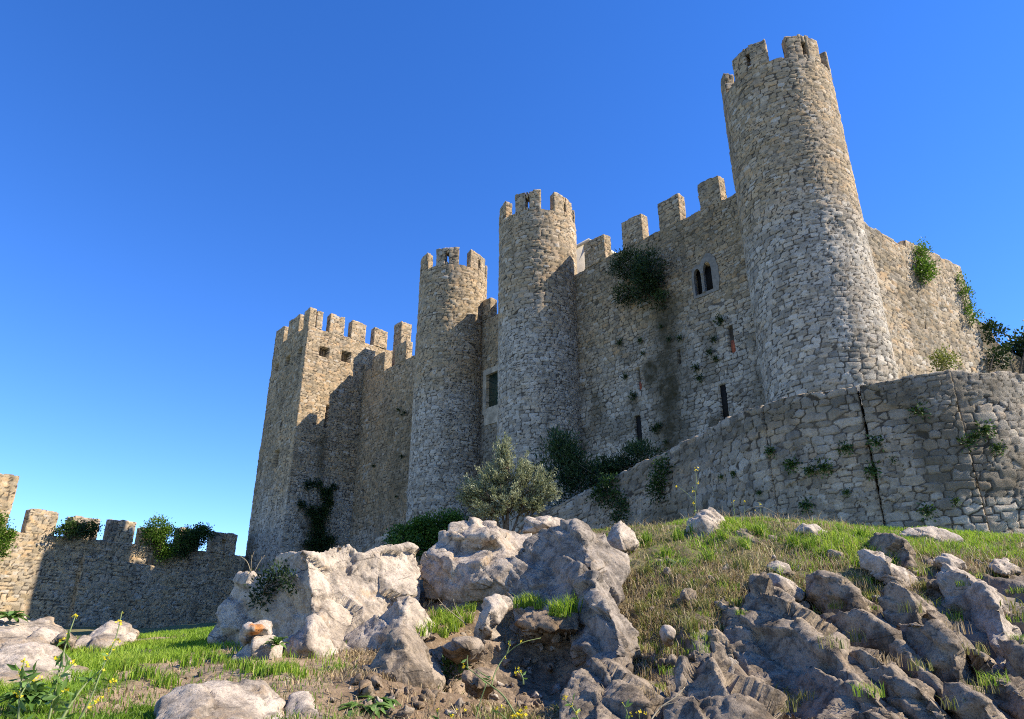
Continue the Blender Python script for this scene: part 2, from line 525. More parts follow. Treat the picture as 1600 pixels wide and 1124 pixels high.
def box(mb, c, size, rot=None, e=None):
    c = np.asarray(c, float)
    if e is None:
        e = (v3(S), v3(-N), np.array([0, 0, 1.0]))
    V = [c + x * size[0] / 2 * e[0] + y * size[1] / 2 * e[1] + z * size[2] / 2 * e[2] for x in (-1, 1) for y in (-1, 1) for z in (-1, 1)]
    mb.add(V, [[0, 1, 3, 2], [4, 6, 7, 5], [0, 4, 5, 1], [2, 3, 7, 6], [0, 2, 6, 4], [1, 5, 7, 3]])

def stain_main(u, z):
    cx = 7.75 + 0.25 * (z - 12)*0.2
    col = gauss(u, cx, 1.15 + 0.7 * (vn2(u * 1.2, z * 1.2, 5) - 0.5)) * sstep(16.6, 15.2, z)
    top = 0.35 * gauss(u, 7.5, 4.5) * sstep(15.5, 18.5, z)
    sp = 0.5 * sstep(0.62, 0.8, vn2(u * 0.9, z * 0.9, 9)) * sstep(14.5, 13, z)
    return np.clip(0.95 * col + top + sp, 0, 1)
win_main = [(5.62, 5.92, 8.3, 10.25, 0.7), (10.32, 10.64, 8.9, 10.55, 0.7),
            (5.92, 6.14, 11.5, 12.62, 0.22), (11.06, 11.30, 11.85, 13.1, 0.22), (8.35, 8.5, 12.1, 12.8, 0.5),
            (9.62, 10.78, 15.1, 16.6, 0.8)]
cw = curtain(0.3, 15.2, 4.0, 19.55, 0.046, 400, 'long curtain wall with twin pointed window and damp dark streak, beside the tallest round tower',
             [(2.85, 4.35, 21.12), (5.58, 6.95, 21.2), (7.98, 9.28, 21.15), (10.42, 11.6, 20.98)],
             holes=win_main, stain=stain_main, age=wall_age(13.0, 3), stone=(0.47, 0.31))
for a, b, z0, z1 in ((5.94, 6.12, 11.5, 11.95), (11.08, 11.28, 11.85, 12.45)):
    panel('brick_fill', cw, M_brick, a, b, z0, z1, NF - 0.12)
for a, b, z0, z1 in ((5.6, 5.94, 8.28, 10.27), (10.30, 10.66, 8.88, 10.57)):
    w_ = panel('slit_shade', cw, M_dark, a, b, z0, z1, NF - 0.12, 0.05)  # dark sheet set in each slit in place of its inner shade

def plate(name, outer, holes, mat, parent, n, th, smooth=False):
    """flat stone surround cut from polygons in (s, z), standing at n"""
    cu = bpy.data.curves.new(name, 'CURVE'); cu.dimensions = '2D'; cu.fill_mode = 'BOTH'; cu.extrude = th / 2; cu.bevel_depth = 0.008
    for poly in [outer] + list(holes):
        sp = cu.splines.new('POLY'); sp.points.add(len(poly) - 1)
        for q, (a, b) in zip(sp.points, poly):
            q.co = (a, b, 0, 1)
        sp.use_cyclic_u = True
    tmp = bpy.data.objects.new(name, cu); sc.collection.objects.link(tmp)
    dg = bpy.context.evaluated_depsgraph_get()
    me = bpy.data.meshes.new_from_object(tmp.evaluated_get(dg))
    bpy.data.objects.remove(tmp)
    co = np.zeros(len(me.vertices) * 3); me.vertices.foreach_get('co', co); co = co.reshape(-1, 3)
    W = cs(co[:, 0], n - th / 2 + co[:, 2], co[:, 1]) - (np.array(parent.location) if parent else 0)
    me.vertices.foreach_set('co', W.ravel())
    me.materials.clear(); me.materials.append(mat)
    o = bpy.data.objects.new(name, me)
    return link(o, parent)
def lancet(c, hw, z0, zs_, zt, k=8):
    pts = [(c - hw, z0), (c + hw, z0)]
    for i in range(k + 1):
        t = i / k
        pts.append((c + hw * (1 - t ** 1.7), zs_ + (zt - zs_) * math.sin(t * math.pi / 2)))
    for i in range(1, k + 1):
        t = 1 - i / k
        pts.append((c - hw * (1 - t ** 1.7), zs_ + (zt - zs_) * math.sin(t * math.pi / 2)))
    return pts
tw = plate('twin_window', [(9.58, 15.05), (9.56, 16.1), (9.62, 16.55), (9.85, 16.72), (10.08, 16.68), (10.2, 16.85), (10.45, 17.1), (10.68, 17.02), (10.88, 16.7), (11.0, 16.2), (11.0, 15.5), (10.9, 15.02), (10.2, 15.0)],
           [lancet(9.87, 0.2, 15.15, 16.1, 16.52), lancet(10.42, 0.22, 15.17, 16.2, 16.68)], M_greystone, cw, NF + 0.01, 0.16)
mb = MB()
mb2 = cs(10.52, NF - 0.02, 15.4)
def tube(mb, pts, rad, k=8, **at_):
    pts = np.asarray(pts, float); rad = np.broadcast_to(np.asarray(rad, float), (len(pts),))
    d = np.gradient(pts, axis=0); d /= np.maximum(np.linalg.norm(d, axis=1, keepdims=True), 1e-9)
    ref = np.array([0.31, 0.17, 0.93]) if abs(d[0, 2]) < 0.9 else np.array([1.0, 0.1, 0.05])
    a = np.cross(d, ref); a /= np.linalg.norm(a, axis=1, keepdims=True); b = np.cross(d, a)
    an = np.arange(k) / k * 2 * math.pi
    V = pts[:, None, :] + rad[:, None, None] * (np.cos(an)[None, :, None] * a[:, None, :] + np.sin(an)[None, :, None] * b[:, None, :])
    i = np.arange(len(pts) - 1)[:, None]; j = np.arange(k)[None, :]
    F = np.stack([i * k + j, i * k + (j + 1) % k, (i + 1) * k + (j + 1) % k, (i + 1) * k + j], -1).reshape(-1, 4)
    mb.add(V.reshape(-1, 3), F, **at_)
    base = mb.n - len(pts) * k
    mb.f.append([[int(base + q) for q in range(k)][::-1], [int(base + (len(pts) - 1) * k + q) for q in range(k)]])
tube(mb, [cs(10.135, NF - 0.02, z) for z in (15.15, 15.25, 15.26, 16.1, 16.11, 16.25)], [0.09, 0.09, 0.055, 0.055, 0.09, 0.09], 10)
mb.build('mullion', M_greystone, tw, origin=np.array(cw.location))
mb = MB(); box(mb, cs(10.2, NF - 0.34, 15.85), (1.1, 0.05, 1.44)); mb.build('opening_shade', M_dark, tw, origin=np.array(cw.location), smooth=False)  # black sheet behind the lancets, painted shade of the room

# short stretch between the two middle towers, with the big modern window
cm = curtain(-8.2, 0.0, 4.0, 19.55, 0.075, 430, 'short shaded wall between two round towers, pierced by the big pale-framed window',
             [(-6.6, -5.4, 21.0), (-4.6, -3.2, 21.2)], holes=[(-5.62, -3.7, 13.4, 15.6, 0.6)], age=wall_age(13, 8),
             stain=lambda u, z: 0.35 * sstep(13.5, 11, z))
M_win = mat_plain('weathered_pale_stone', (0.42, 0.36, 0.275), 0.9, 0.3, 2.2)
fr = plate('window_surround', [(-5.95, 13.1), (-5.95, 15.95), (-3.2, 15.95), (-3.2, 12.3), (-5.75, 12.35), (-5.8, 13.0)], [[(-5.68, 13.4), (-5.68, 15.6), (-3.65, 15.6), (-3.65, 13.4)]], M_win, cm, NF + 0.04, 0.3)
tg = NT('green_tinted_glass'); tg.b.inputs['Roughness'].default_value = 0.08; tg.b.inputs['Specular IOR Level'].default_value = 0.6
M_glass = tg.color((0.02, 0.045, 0.035))
mbp = MB(); box(mbp, cs(-4.63, NF - 0.2, 14.5), (2.1, 0.03, 2.2)); mbp.build('pane', M_glass, fr, origin=np.array(cm.location), smooth=False)

# stretch between the square tower and the first round tower
cl = curtain(-21.15, -8.3, 1.5, 19.55, 0.075, 460, 'curtain wall climbing in steps against the square tower, its foot on a rubble bank',
             [(-21.15, -20.9, 21.0), (-19.86, -18.1, 21.2), (-16.6, -15.1, 21.15), (-13.9, -12.3, 21.2), (-11.2, -9.9, 21.2)],
             holes=[(-13.5, -13.15, 5.9, 7.9, 0.5)], age=wall_age(7.5, 12),
             stain=lambda u, z: 0.45 * gauss(u, -14.5, 3.5) * sstep(18, 15, z) * sstep(5, 9, z) * (0.5 + vn2(u * 1.5, z * 0.5, 4)))
loop_merlon(face_s(NF - 0.0), -21.15, -19.95, 19.45, 20.35, 1.2, 0.075, (0.48, 0.32), 480, ragged=0.1).build('stepped_parapet', M_castle, cl)
panel('slit_shade', cl, M_dark, -13.52, -13.13, 5.88, 7.92, NF - 0.12, 0.05)  # dark sheet painting the shade within this slit

# ---------------------------------------------------------------- square tower
LT0, LT1, LN = -27.4, -21.2, 4.16
sq = empty('square_tower', cs(-24.3, 0, 1.0), 'square battlemented tower at the far end of the facade, one face sunlit', 'tower')
def sq_age(u, z): return sstep(13, 8, z + 3 * (vn2(u * .4, z * .3, 6) - 0.5)) * 0.9
mb = MB()
block(mb, face_s(LN), spaced(LT0, LT1 - 0.02, 0.075), spaced(0, 0.6, 0.2), spaced(1.0, 22.9, 0.075), stone=(0.48, 0.32), seed=500, age=sq_age,
      holes=[(-26.6, -25.9, 20.45, 21.2, 0.55), (-24.6, -23.8, 20.45, 21.2, 0.55), (-22.5, -21.75, 20.5, 21.25, 0.55), (-24.4, -23.65, 12.3, 13.6, 0.5), (-23.98, -23.8, 14.8, 15.9, 0.5)],
      stain=lambda u, z: 0.25 * (vn2(u * 0.8, z * 0.25, 2) > 0.55) + 0.5 * gauss(u, -26.8, 1.0) * sstep(9, 7, z))
mb.build('front_wall', M_castle, sq)
mb = MB()
block(mb, face_n(LT1), spaced(-LN, 5.0, 0.07), spaced(0, 0.6, 0.2), spaced(1.0, 22.9, 0.07), stone=(0.48, 0.32), seed=520, age=sq_age, ragged=0.08,
      holes=[(-3.02, -2.22, 20.72, 21.5, 0.6), (-1.12, -0.32, 20.8, 21.58, 0.6), (-1.95, -1.75, 15.2, 16.9, 0.5)],
      stain=lambda u, z: 0.9 * gauss(u, -1.8, 1.0) * sstep(10.5, 8.5, z) + 0.7 * gauss(u, -2.0, 0.4) * sstep(15.5, 14, z) * sstep(10, 12, z))
mb.build('side_wall', M_castle, sq)
mb = MB(); box(mb, cs(-24.3, -0.5, 22.0), (6.0, 9.2, 0.3)); mb.build('roof', M_castle, sq)
mb = MB(); box(mb, cs(-27.1, -0.5, 11.4), (0.58, 9.0, 22.8)); box(mb, cs(-24.3, -4.9, 11.4), (5.9, 0.3, 22.8)); mb.build('rear_wall', M_castle, sq)
for k, (a, b, h) in enumerate([(-27.4, -25.75, 24.5), (-24.95, -23.0, 24.5), (-22.2, -21.22, 24.45)]):
    loop_merlon(face_s(LN), a, b, 22.85, h, 0.6, 0.075, (0.48, 0.32), 540 + k).build('merlon', M_castle, sq)
for k, (a, b, h) in enumerate([(-4.14 + 0.62, -3.0, 24.4), (-2.4, -1.1, 24.5), (-0.5, 0.85, 24.5), (1.6, 2.9, 24.5)]):
    loop_merlon(face_n(LT1), a, b, 22.85, h, 0.6, 0.075, (0.48, 0.32), 550 + k).build('merlon', M_castle, sq)
tur = loop_merlon(face_s(NF - 1.5), -19.5, -18.4, 19.0, 24.3, 1.0, 0.09, (0.48, 0.32), 560).build('inner_parapet_block', M_castle, None, origin=cs(-19, NF - 1.9, 19))
tag(tur, 'tall narrow stone block rising behind the wall beside the square tower', 'parapet block')

# ---------------------------------------------------------------- wall running back from the tallest tower
q0, q1 = np.array([12.2, 24.0]), np.array([21.8, 29.9])
LQ = np.hypot(*(q1 - q0))
rw = empty('castle_wall', (15, 26, 4.0), 'sunlit wall falling away behind the tallest round tower, a bush high on it', 'castle wall')
rw['kind'] = 'thing'
mb = MB()
def rw_top(u):
    return np.where(u > LQ * 0.58, 0.0, -0.40 + 0.75 * sstep(LQ * 0.6, 0, u))
block(mb, face_p(q0, q1), spaced(0.9, LQ, 0.06), spaced(0, 1.2, 0.12), spaced(4.0, 17.1, 0.06), stone=(0.47, 0.31), seed=600, age=lambda u, z: 0.30 + 0 * u, ragged=0.12, top=rw_top,
      stain=lambda u, z: 0.35 * sstep(0.6, 0.8, vn2(u * 0.7, z * 0.5, 3)))
mb.build('wall_body', M_castle, rw)
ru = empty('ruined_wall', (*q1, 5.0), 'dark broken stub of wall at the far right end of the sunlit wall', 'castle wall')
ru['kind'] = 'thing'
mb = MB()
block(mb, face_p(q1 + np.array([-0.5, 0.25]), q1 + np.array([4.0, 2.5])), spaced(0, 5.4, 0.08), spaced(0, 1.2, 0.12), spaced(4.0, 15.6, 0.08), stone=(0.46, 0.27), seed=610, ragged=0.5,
      top=lambda u: -0.5 * u - 0.6 * vn2(u * 1.2, u * 0, 7), stain=lambda u, z: 0.8 + 0 * u)  # even dark tone: the shade of the stub is painted into its stones
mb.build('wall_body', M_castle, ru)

# ================================================================== TERRACE WALL, RAMPART, GROUND
def catmull(pts, per=14):
    p = np.asarray(pts, float); p = np.concatenate([[2 * p[0] - p[1]], p, [2 * p[-1] - p[-2]]])
    out = []
    for i in range(1, len(p) - 2):
        t = np.linspace(0, 1, per, endpoint=False)[:, None]
        a, b, c, d = p[i - 1], p[i], p[i + 1], p[i + 2]
        out.append(0.5 * (2 * b + (c - a) * t + (2 * a - 5 * b + 4 * c - d) * t ** 2 + (3 * b - a - 3 * c + d) * t ** 3))
    out.append(p[-2:-1])
    return np.concatenate(out)
class Path:
    def __init__(s, pts, per=14):
        s.p = catmull(pts, per)
        s.L = np.concatenate([[0], np.cumsum(np.hypot(*np.diff(s.p, axis=0).T))])
    def at(s, u):
        return np.stack([np.interp(u, s.L, s.p[:, k]) for k in range(s.p.shape[1])], -1)
    def near(s, xy):
        k = np.argmin(np.hypot(s.p[:, 0] - xy[0], s.p[:, 1] - xy[1])); return s.L[k]
    def fn(s, off=0.0):
        def f(u, w, z):
            q = s.at(u)[:, :2]; d = s.at(u + 0.15)[:, :2] - s.at(u - 0.15)[:, :2]
            d /= np.hypot(d[:, 0], d[:, 1])[:, None]
            nn = np.stack([-d[:, 1], d[:, 0]], 1)
            P = np.concatenate([q + (w - off)[:, None] * nn if np.ndim(off) else q + (w - off)[:, None] * nn, z[:, None]], 1)
            z0 = np.zeros((len(u), 1))
            return P, np.concatenate([d, z0], 1), np.concatenate([nn, z0], 1)
        return f
def sn(s, n):
    q = P2 + s * S + n * N
    return (q[0], q[1])
# the path carries (x, y, top height)
TP = Path([sn(-9.5, 7) + (3.4,), sn(-6, 7) + (4.4,), sn(-2.4, 7) + (5.1,), sn(2.5, 7) + (4.75,), sn(6.7, 7) + (4.63,), sn(10, 7) + (5.15,), sn(13.2, 7) + (5.8,),
           (6.48, 17.4, 5.84), (8.4, 15.9, 5.86), (10.3, 15.35, 5.94), (12.3, 15.8, 6.1), (15.0, 17.6, 6.2), (19.0, 21.5, 6.3), (24, 27, 6.3)])
def pix_az(px, py):
    r = ray(px, py); return math.atan2(r[0], r[1])
def path_cut(px, py):
    az = np.arctan2(TP.p[:, 0], TP.p[:, 1]); a = pix_az(px, py)
    k = np.where((az[:-1] - a) * (az[1:] - a) <= 0)[0]
    k = k[np.argmin(np.hypot(TP.p[k, 0], TP.p[k, 1]))]
    return TP.L[k] + (TP.L[k + 1] - TP.L[k]) * (a - az[k]) / (az[k + 1] - az[k])
cuts = [0.0, path_cut(1112, 720), path_cut(1199, 690), path_cut(1350, 650), path_cut(1494, 630), TP.L[-1]]
tw_o = TP.at(cuts[3])
terrace = empty('terrace_wall', (tw_o[0], tw_o[1], 2.0), 'low curved rubble terrace wall ringing the castle foot above the grassy bank', 'terrace wall'); terrace['kind'] = 'thing'
def terr_stain(u, z):
    return np.clip(0.55 * sstep(0.55, 0.8, vn2(u * 0.45, z * 0.55, 31)) * sstep(5.7, 4.8, z) + 0.5 * gauss(z, 5.6, 0.35) * (vn2(u * 0.8, z, 32) > 0.35), 0, 1)
for k in range(5):
    off = (0.0, 0.07, 0.0, 0.12, 0.02)[k]
    res = (0.06, 0.04, 0.032, 0.03, 0.036)[k]
    mb = MB()
    a, b = cuts[k], cuts[k + 1]
    block(mb, TP.fn(off), spaced(a, b, res), spaced(0, 0.7, 0.1), spaced(1.4, 6.0, res), stone=(0.46, 0.31) if k else (0.46, 0.32), seed=700 + (k if k < 1 else 1), amp=0.95, jk=0.75,
          age=lambda u, z: 0.55 + 0.5 * (vn2(u * 0.3, z * 0.4, 33) - 0.5), stain=terr_stain, top=lambda u: TP.at(u)[:, 2] - 6.0, ragged=0.09)
    mb.build('wall_section', M_terr, terrace)

# coping stones left out of line along the joints: narrow buttress edges
# ---------------------------------------------------------------- far rampart on the left
RA, RD = np.array([-19.9, 53.4]), np.array([0.595, 0.804])
def rp(q, off=0.0):                      # q metres back towards the left end, off outward (to the path)
    xy = RA - q * RD + off * np.array([0.804, -0.595])
    return xy
ramp_fn = lambda off: face_p(rp(20, off), rp(0, off))      # u = 20 - q
ramp = empty('rampart_wall', (*rp(8), 1.0), 'low battlemented wall at the far left, half in sun and half in castle shadow', 'castle wall'); ramp['kind'] = 'thing'
lage = lambda u, z: 0.15 + 0.5 * (vn2(u * 0.4, z * 0.5, 41) - 0.3)
st_l = (0.48, 0.32)
mb = MB(); block(mb, ramp_fn(0), spaced(-4, 9.1, 0.08), spaced(0, 1.0, 0.1), spaced(-0.5, 6.22, 0.08), stone=st_l, seed=800, age=lage, ragged=0.14); mb.build('wall_body', M_left, ramp)
mb = MB(); block(mb, ramp_fn(0), spaced(9.12, 21.5, 0.08), spaced(0, 1.0, 0.1), spaced(-0.5, 6.22, 0.08), stone=st_l, seed=801, age=lage, ragged=0.1)
mb.build('wall_body', M_left, ramp)
mb = MB(); block(mb, ramp_fn(0.55), spaced(9.0, 21.5, 0.08), spaced(0, 0.6, 0.1), spaced(-0.5, 5.0, 0.08), stone=st_l, seed=803, age=lage, ragged=0.1, top=lambda u: 0.12 - 0.055 * (u - 9)); mb.build('lower_ledge', M_left, ramp)
for q1, q0, za, zb, sl in ((14.35, 12.75, 6.15, 7.62, None), (12.0, 10.3, 5.25, 7.5, (9.25, 9.42, 6.3, 6.9)), (9.66, 7.98, 5.2, 7.62, None), (7.6, 5.9, 5.2, 7.4, None), (5.0, 3.4, 6.2, 7.6, None), (2.45, 0.5, 6.2, 7.68, (18.35, 18.62, 6.45, 7.2))):
    mm = loop_merlon(ramp_fn(-0.03), 20 - q1, 20 - q0, za, zb, 0.7, 0.08, st_l, 810 + int(q0), slit=sl, age=lage); mm.build('merlon', M_left, ramp)
mb = MB(); block(mb, ramp_fn(0.25), spaced(-4.5, 4.62, 0.09), spaced(0, 1.6, 0.15), spaced(6.0, 9.3, 0.09), stone=st_l, seed=830, age=lage, ragged=0.12); mb.build('raised_end', M_left, ramp)

# ---------------------------------------------------------------- the ground
CP = [  # places seen in the photograph: picture column, picture row, distance on the ground
    (0, 1124, 6.2), (150, 1124, 6.2), (-300, 1124, 6), (300, 1100, 7.4), (250, 1040, 9), (100, 1010, 15), (300, 1000, 15), (150, 1000, 22), (-200, 1000, 16), (-200, 990, 30), (0, 990, 35), (250, 990, 36),
    (0, 978, 48), (300, 988, 54), (420, 1050, 8), (480, 1124, 6.2), (560, 1062, 7), (640, 1140, 6), (600, 1060, 7.2),
    (700, 985, 10.0), (740, 950, 10.8), (700, 1060, 8.8), (800, 1040, 10.2), (860, 1124, 8.6), (760, 1124, 8.4), (880, 958, 10.6), (820, 980, 10.3), (840, 955, 10.7),
    (640, 960, 11.0), (500, 985, 12), (400, 992, 12.5), (350, 988, 20), (200, 992, 30), (330, 990, 16), (330, 988, 25), (280, 988, 40), (420, 988, 18), (420, 985, 28), (330, 990, 34), (360, 992, 36), (400, 990, 40), (600, 900, 14), (760, 880, 13.5), (750, 850, 16),
    (1000, 838, 13.5), (1120, 818, 14), (1240, 815, 14), (1400, 845, 14.3), (1600, 868, 15), (1750, 870, 15), (1050, 900, 10.9), (1250, 872, 11.7), (1400, 880, 11.8),
    (1600, 915, 11.6), (1100, 970, 9.3), (1180, 930, 10.4), (1040, 1000, 8.8), (1080, 1040, 8.2), (1320, 960, 10.2), (1200, 1075, 8.8), (1300, 1090, 8.5), (1450, 1010, 9.6), (1600, 1020, 9.6),
    (950, 1000, 9.6), (930, 1060, 9.2),
    (1000, 1140, 7.2), (1150, 1140, 7.2), (1300, 1150, 7.3), (1450, 1150, 7.4), (1600, 1150, 7.4), (1750, 1124, 7.6)]
CX = [at(*p) for p in CP]
CX += [np.array(q) for q in ((0, 0, -1.65), (-5, 0, -1.6), (5, 0, -1.5), (0, -6, -1.7), (-12, -6, -2.2), (12, -6, -0.8), (-14, 4, -1.2), (12, 3, 0.0), (16, 8, 1.5),
                             (1.5, 20, 2.7), (5, 17.5, 2.6), (-2, 24, 2.7), (-6, 28, 2.7), (8.4, 15.3, 2.25), (10.3, 14.7, 2.1), (13, 15.4, 2.05), (18, 19, 2.1), (-9, 34, 2.0), (-15, 43, 1.2), (-19, 47, 0.9), (-13, 30, 0.9),
                             (-40, 40, 0.5), (-60, 60, -2), (-30, 10, -1.5), (30, 15, 2.5), (-24, 30, 0.6), (-30, 75, -2), (40, 30, 2))]
CX = np.array(CX)
def _rbf():
    n = len(CX); r = np.hypot(CX[:, None, 0] - CX[None, :, 0], CX[:, None, 1] - CX[None, :, 1])
    A = np.zeros((n + 3, n + 3)); A[:n, :n] = -r - 0.0 + np.eye(n) * 0.12
    A[:n, n] = 1; A[:n, n + 1:] = CX[:, :2]; A[n, :n] = 1; A[n + 1:, :n] = CX[:, :2].T
    return np.linalg.solve(A, np.concatenate([CX[:, 2], [0, 0, 0]]))
WR = _rbf()
def h_front(x, y):
    x, y = np.asarray(x, float), np.asarray(y, float)
    out = WR[-3] + WR[-2] * np.clip(x, -60, 40) + WR[-1] * np.clip(y, -10, 75)
    xc, yc = np.clip(x, -60, 40), np.clip(y, -10, 75)
    for w, p in zip(WR[:-3], CX):
        out = out - w * np.hypot(xc - p[0], yc - p[1])
    return out
def rockmask(x, y):
    """1 = bare bedrock on the lower right-hand slope"""
    e = 9.6 - 0.35 * np.clip(3.0 - x, 0, 9) + 0.15 * np.clip(x - 5, 0, 4) + 1.1 * fbm2(x * 0.8, y * 0.8, 3, 59)
    return sstep(e + 0.5, e - 0.5, y) * sstep(0.7, 1.6, x - 0.02 * y)
TPOLY = np.concatenate([TP.p[:, :2], [[30, 40], [30, 90], [-60, 120], [-40, 62], list(sn(-27.9, 4.6)), list(sn(-20.8, 4.6)), list(sn(-15, 4.5))]])
def inside(x, y, poly):
    c = np.zeros(x.shape, bool)
    j = len(poly) - 1
    for i in range(len(poly)):
        xi, yi, xj, yj = *poly[i], *poly[j]
        if yi != yj:
            c ^= ((yi > y) != (yj > y)) & (x < (xj - xi) * (y - yi) / (yj - yi) + xi)
        j = i
    return c
def ground_h(x, y):
    x, y = np.asarray(x, float), np.asarray(y, float)
    h = h_front(x, y)
    h = h + 0.10 * fbm2(x * 0.7, y * 0.7, 4, 50) + 0.035 * fbm2(x * 4, y * 4, 3, 51)
    rk = rockmask(x, y)
    q = x * 1.0 + 0.33 * y + 0.55 * fbm2(x * 0.5, y * 0.5, 3, 55)
    saw = q / 0.95 + 0.25 * vn2(x * 1.2, y * 0.5, 56); fr = saw - np.floor(saw)
    h = h + rk * (0.24 * (sstep(0.0, 0.16, fr) * (1 - fr)) - 0.15 + 0.16 * fbm2(q * 2.2, y * 1.1, 4, 57) + 0.07 * fbm2(x * 6, y * 4, 3, 58))
    # the terrace behind its wall stands higher
    d = np.full(x.shape, 99.0); tz = np.full(x.shape, 4.5)
    for p in TP.p:
        q = np.hypot(x - p[0], y - p[1]); k = q < d
        tz = np.where(k, p[2] - 0.35, tz); d = np.where(k, q, d)
    ins = inside(x, y, TPOLY)
    return np.where(ins, np.where(d < 0.5, h, tz + np.clip((d - 1) * 0.09, 0, 1.2)), h)
def hg(x, y):
    return float(ground_h(np.array([x]), np.array([y]))[0])
def place(px, py, dmax=60.0, dmin=3.5):
    """where the line of sight of a picture point meets the ground"""
    r = ray(px, py); r = r / math.hypot(r[0], r[1])
    d = np.arange(dmin, dmax, 0.05)
    g = ground_h(r[0] * d, r[1] * d) - r[2] * d
    k = np.where(g > 0)[0]
    dd = d[k[0]] if len(k) else dmax
    return np.array([r[0] * dd, r[1] * dd, r[2] * dd])
def axis(lo, hi, fine, far0, far1, grow=1.16):
    a = list(np.arange(lo, hi, fine)); s = fine; x = hi
    while x < far1:
        a.append(x); s *= grow; x += s
    a.append(far1); s = fine; x = lo - fine; b = []
    while x > far0:
        b.append(x); s *= grow; x -= s
    b.append(far0)
    return np.array(b[::-1] + a)
gx, gy = axis(-11, 11, 0.06, -900, 900), axis(3.6, 16, 0.06, -300, 1500, 1.055)
X, Y = np.meshgrid(gx, gy, indexing='ij')
x, y = X.ravel(), Y.ravel()
z = ground_h(x, y)
far = np.hypot(x, y - 30)
z = z - np.clip(far - 70, 0, 900) * 0.05
rough = sstep(20, 12, np.hypot(x, y))
def GL(x, y):
    return sstep(-0.19, -0.26, x / np.maximum(y, 1.0) + 0.05 * (vn2(x * 0.9, y * 0.9, 61) - 0.5))
def soilmask(x, y):
    """1 = bare trodden soil"""
    k = sstep(0.12, 0.34, fbm2(x * 0.33 + 4, y * 0.22, 4, 60))
    wob = 0.35 * fbm2(x * 1.3, y * 0.8, 3, 62)
    for c, rx, ry in SOIL:
        q = ((x - c[0]) / rx) ** 2 + ((y - c[1]) / ry) ** 2
        k = np.maximum(k, sstep(1.25, 0.6, q + wob))
    return np.clip(k, 0, 1)
SOIL = [(place(270, 1003), 0.8, 2.2), (place(235, 1046), 0.35, 0.6), (place(480, 1072), 0.7, 1.3), (place(200, 1098), 0.35, 0.6), (place(150, 1112), 0.3, 0.4)]
GRASS_L = GL(x, y)
def crest(x, y):
    """1 = the grassy crest and slope on the right"""
    return sstep(6.2, 7.6, y + 0.25 * np.abs(x - 3)) * sstep(0.8, 1.9, x - 0.02 * y)
cl_ = vn2(x * 7, y * 7, 70); z = z + rough * (1 - 0.7 * GRASS_L) * (0.09 * (cl_ - 0.5) + 0.06 * (vn2(x * 3.1, y * 3.1, 71) - 0.5) + 0.05 * (vn2(x * 13, y * 13, 72) - 0.5))
t = NT('earth')
n1, n2, n3 = t.noise(0.9, 6, 0.7), t.noise(6, 6, 0.75), t.noise(30, 4, 0.7)
c = t.mix(t.ramp(n1, [(0.35, 0.0), (0.65, 1.0)]), (0.15, 0.098, 0.056), (0.25, 0.175, 0.105))
c = t.mix(t.math('MULTIPLY', t.attr('path'), 0.75), c, (0.36, 0.265, 0.165))
c = t.mix(t.ramp(n2, [(0.4, 0.0), (0.7, 0.8)]), c, (0.085, 0.06, 0.036))
vor = t.n('ShaderNodeTexVoronoi', feature='F1'); vor.inputs['Scale'].default_value = 16; t.l(t.co(), vor.inputs['Vector'])
c = t.mix(t.math('MULTIPLY', t.ramp(vor.outputs['Distance'], [(0.18, 1.0), (0.32, 0.0)]), t.ramp(n1, [(0.45, 0.0), (0.6, 0.8)])), c, (0.34, 0.29, 0.22))
c = t.mix(t.math('MULTIPLY', t.attr('green'), t.ramp(n2, [(0.25, 0.4), (0.6, 0.95)])), c, (0.055, 0.095, 0.018))
rc = t.mix(t.ramp(n1, [(0.36, 0.0), (0.62, 1.0)]), (0.22, 0.185, 0.145), (0.15, 0.125, 0.098))
rc = t.mix(t.ramp(n2, [(0.5, 0.0), (0.66, 0.75)]), rc, (0.06, 0.05, 0.04))
c = t.mix(t.math('MULTIPLY', t.attr('rock'), t.ramp(t.noise(2.6, 6, 0.7), [(0.30, 0.2), (0.5, 1.0)])), c, rc)
t.bump(t.math('ADD', n2, t.math('MULTIPLY', n3, 0.5)), 0.8, 0.04)
t.b.inputs['Roughness'].default_value = 1.0
M_earth = t.color(c)
mb = MB()
green = np.clip(GRASS_L * (1 - soilmask(x, y)) + 0.55 * crest(x, y) + sstep(20, 30, np.hypot(x, y)) * 0.6, 0, 1)
mb.add(np.stack([x, y, z], 1), grid_faces(len(gx), len(gy)), green=np.clip(green - 0.8 * rockmask(x, y), 0, 1), rock=rockmask(x, y), path=GL(x, y))
g = mb.build('ground', M_earth, None); tag(g, kind='structure')

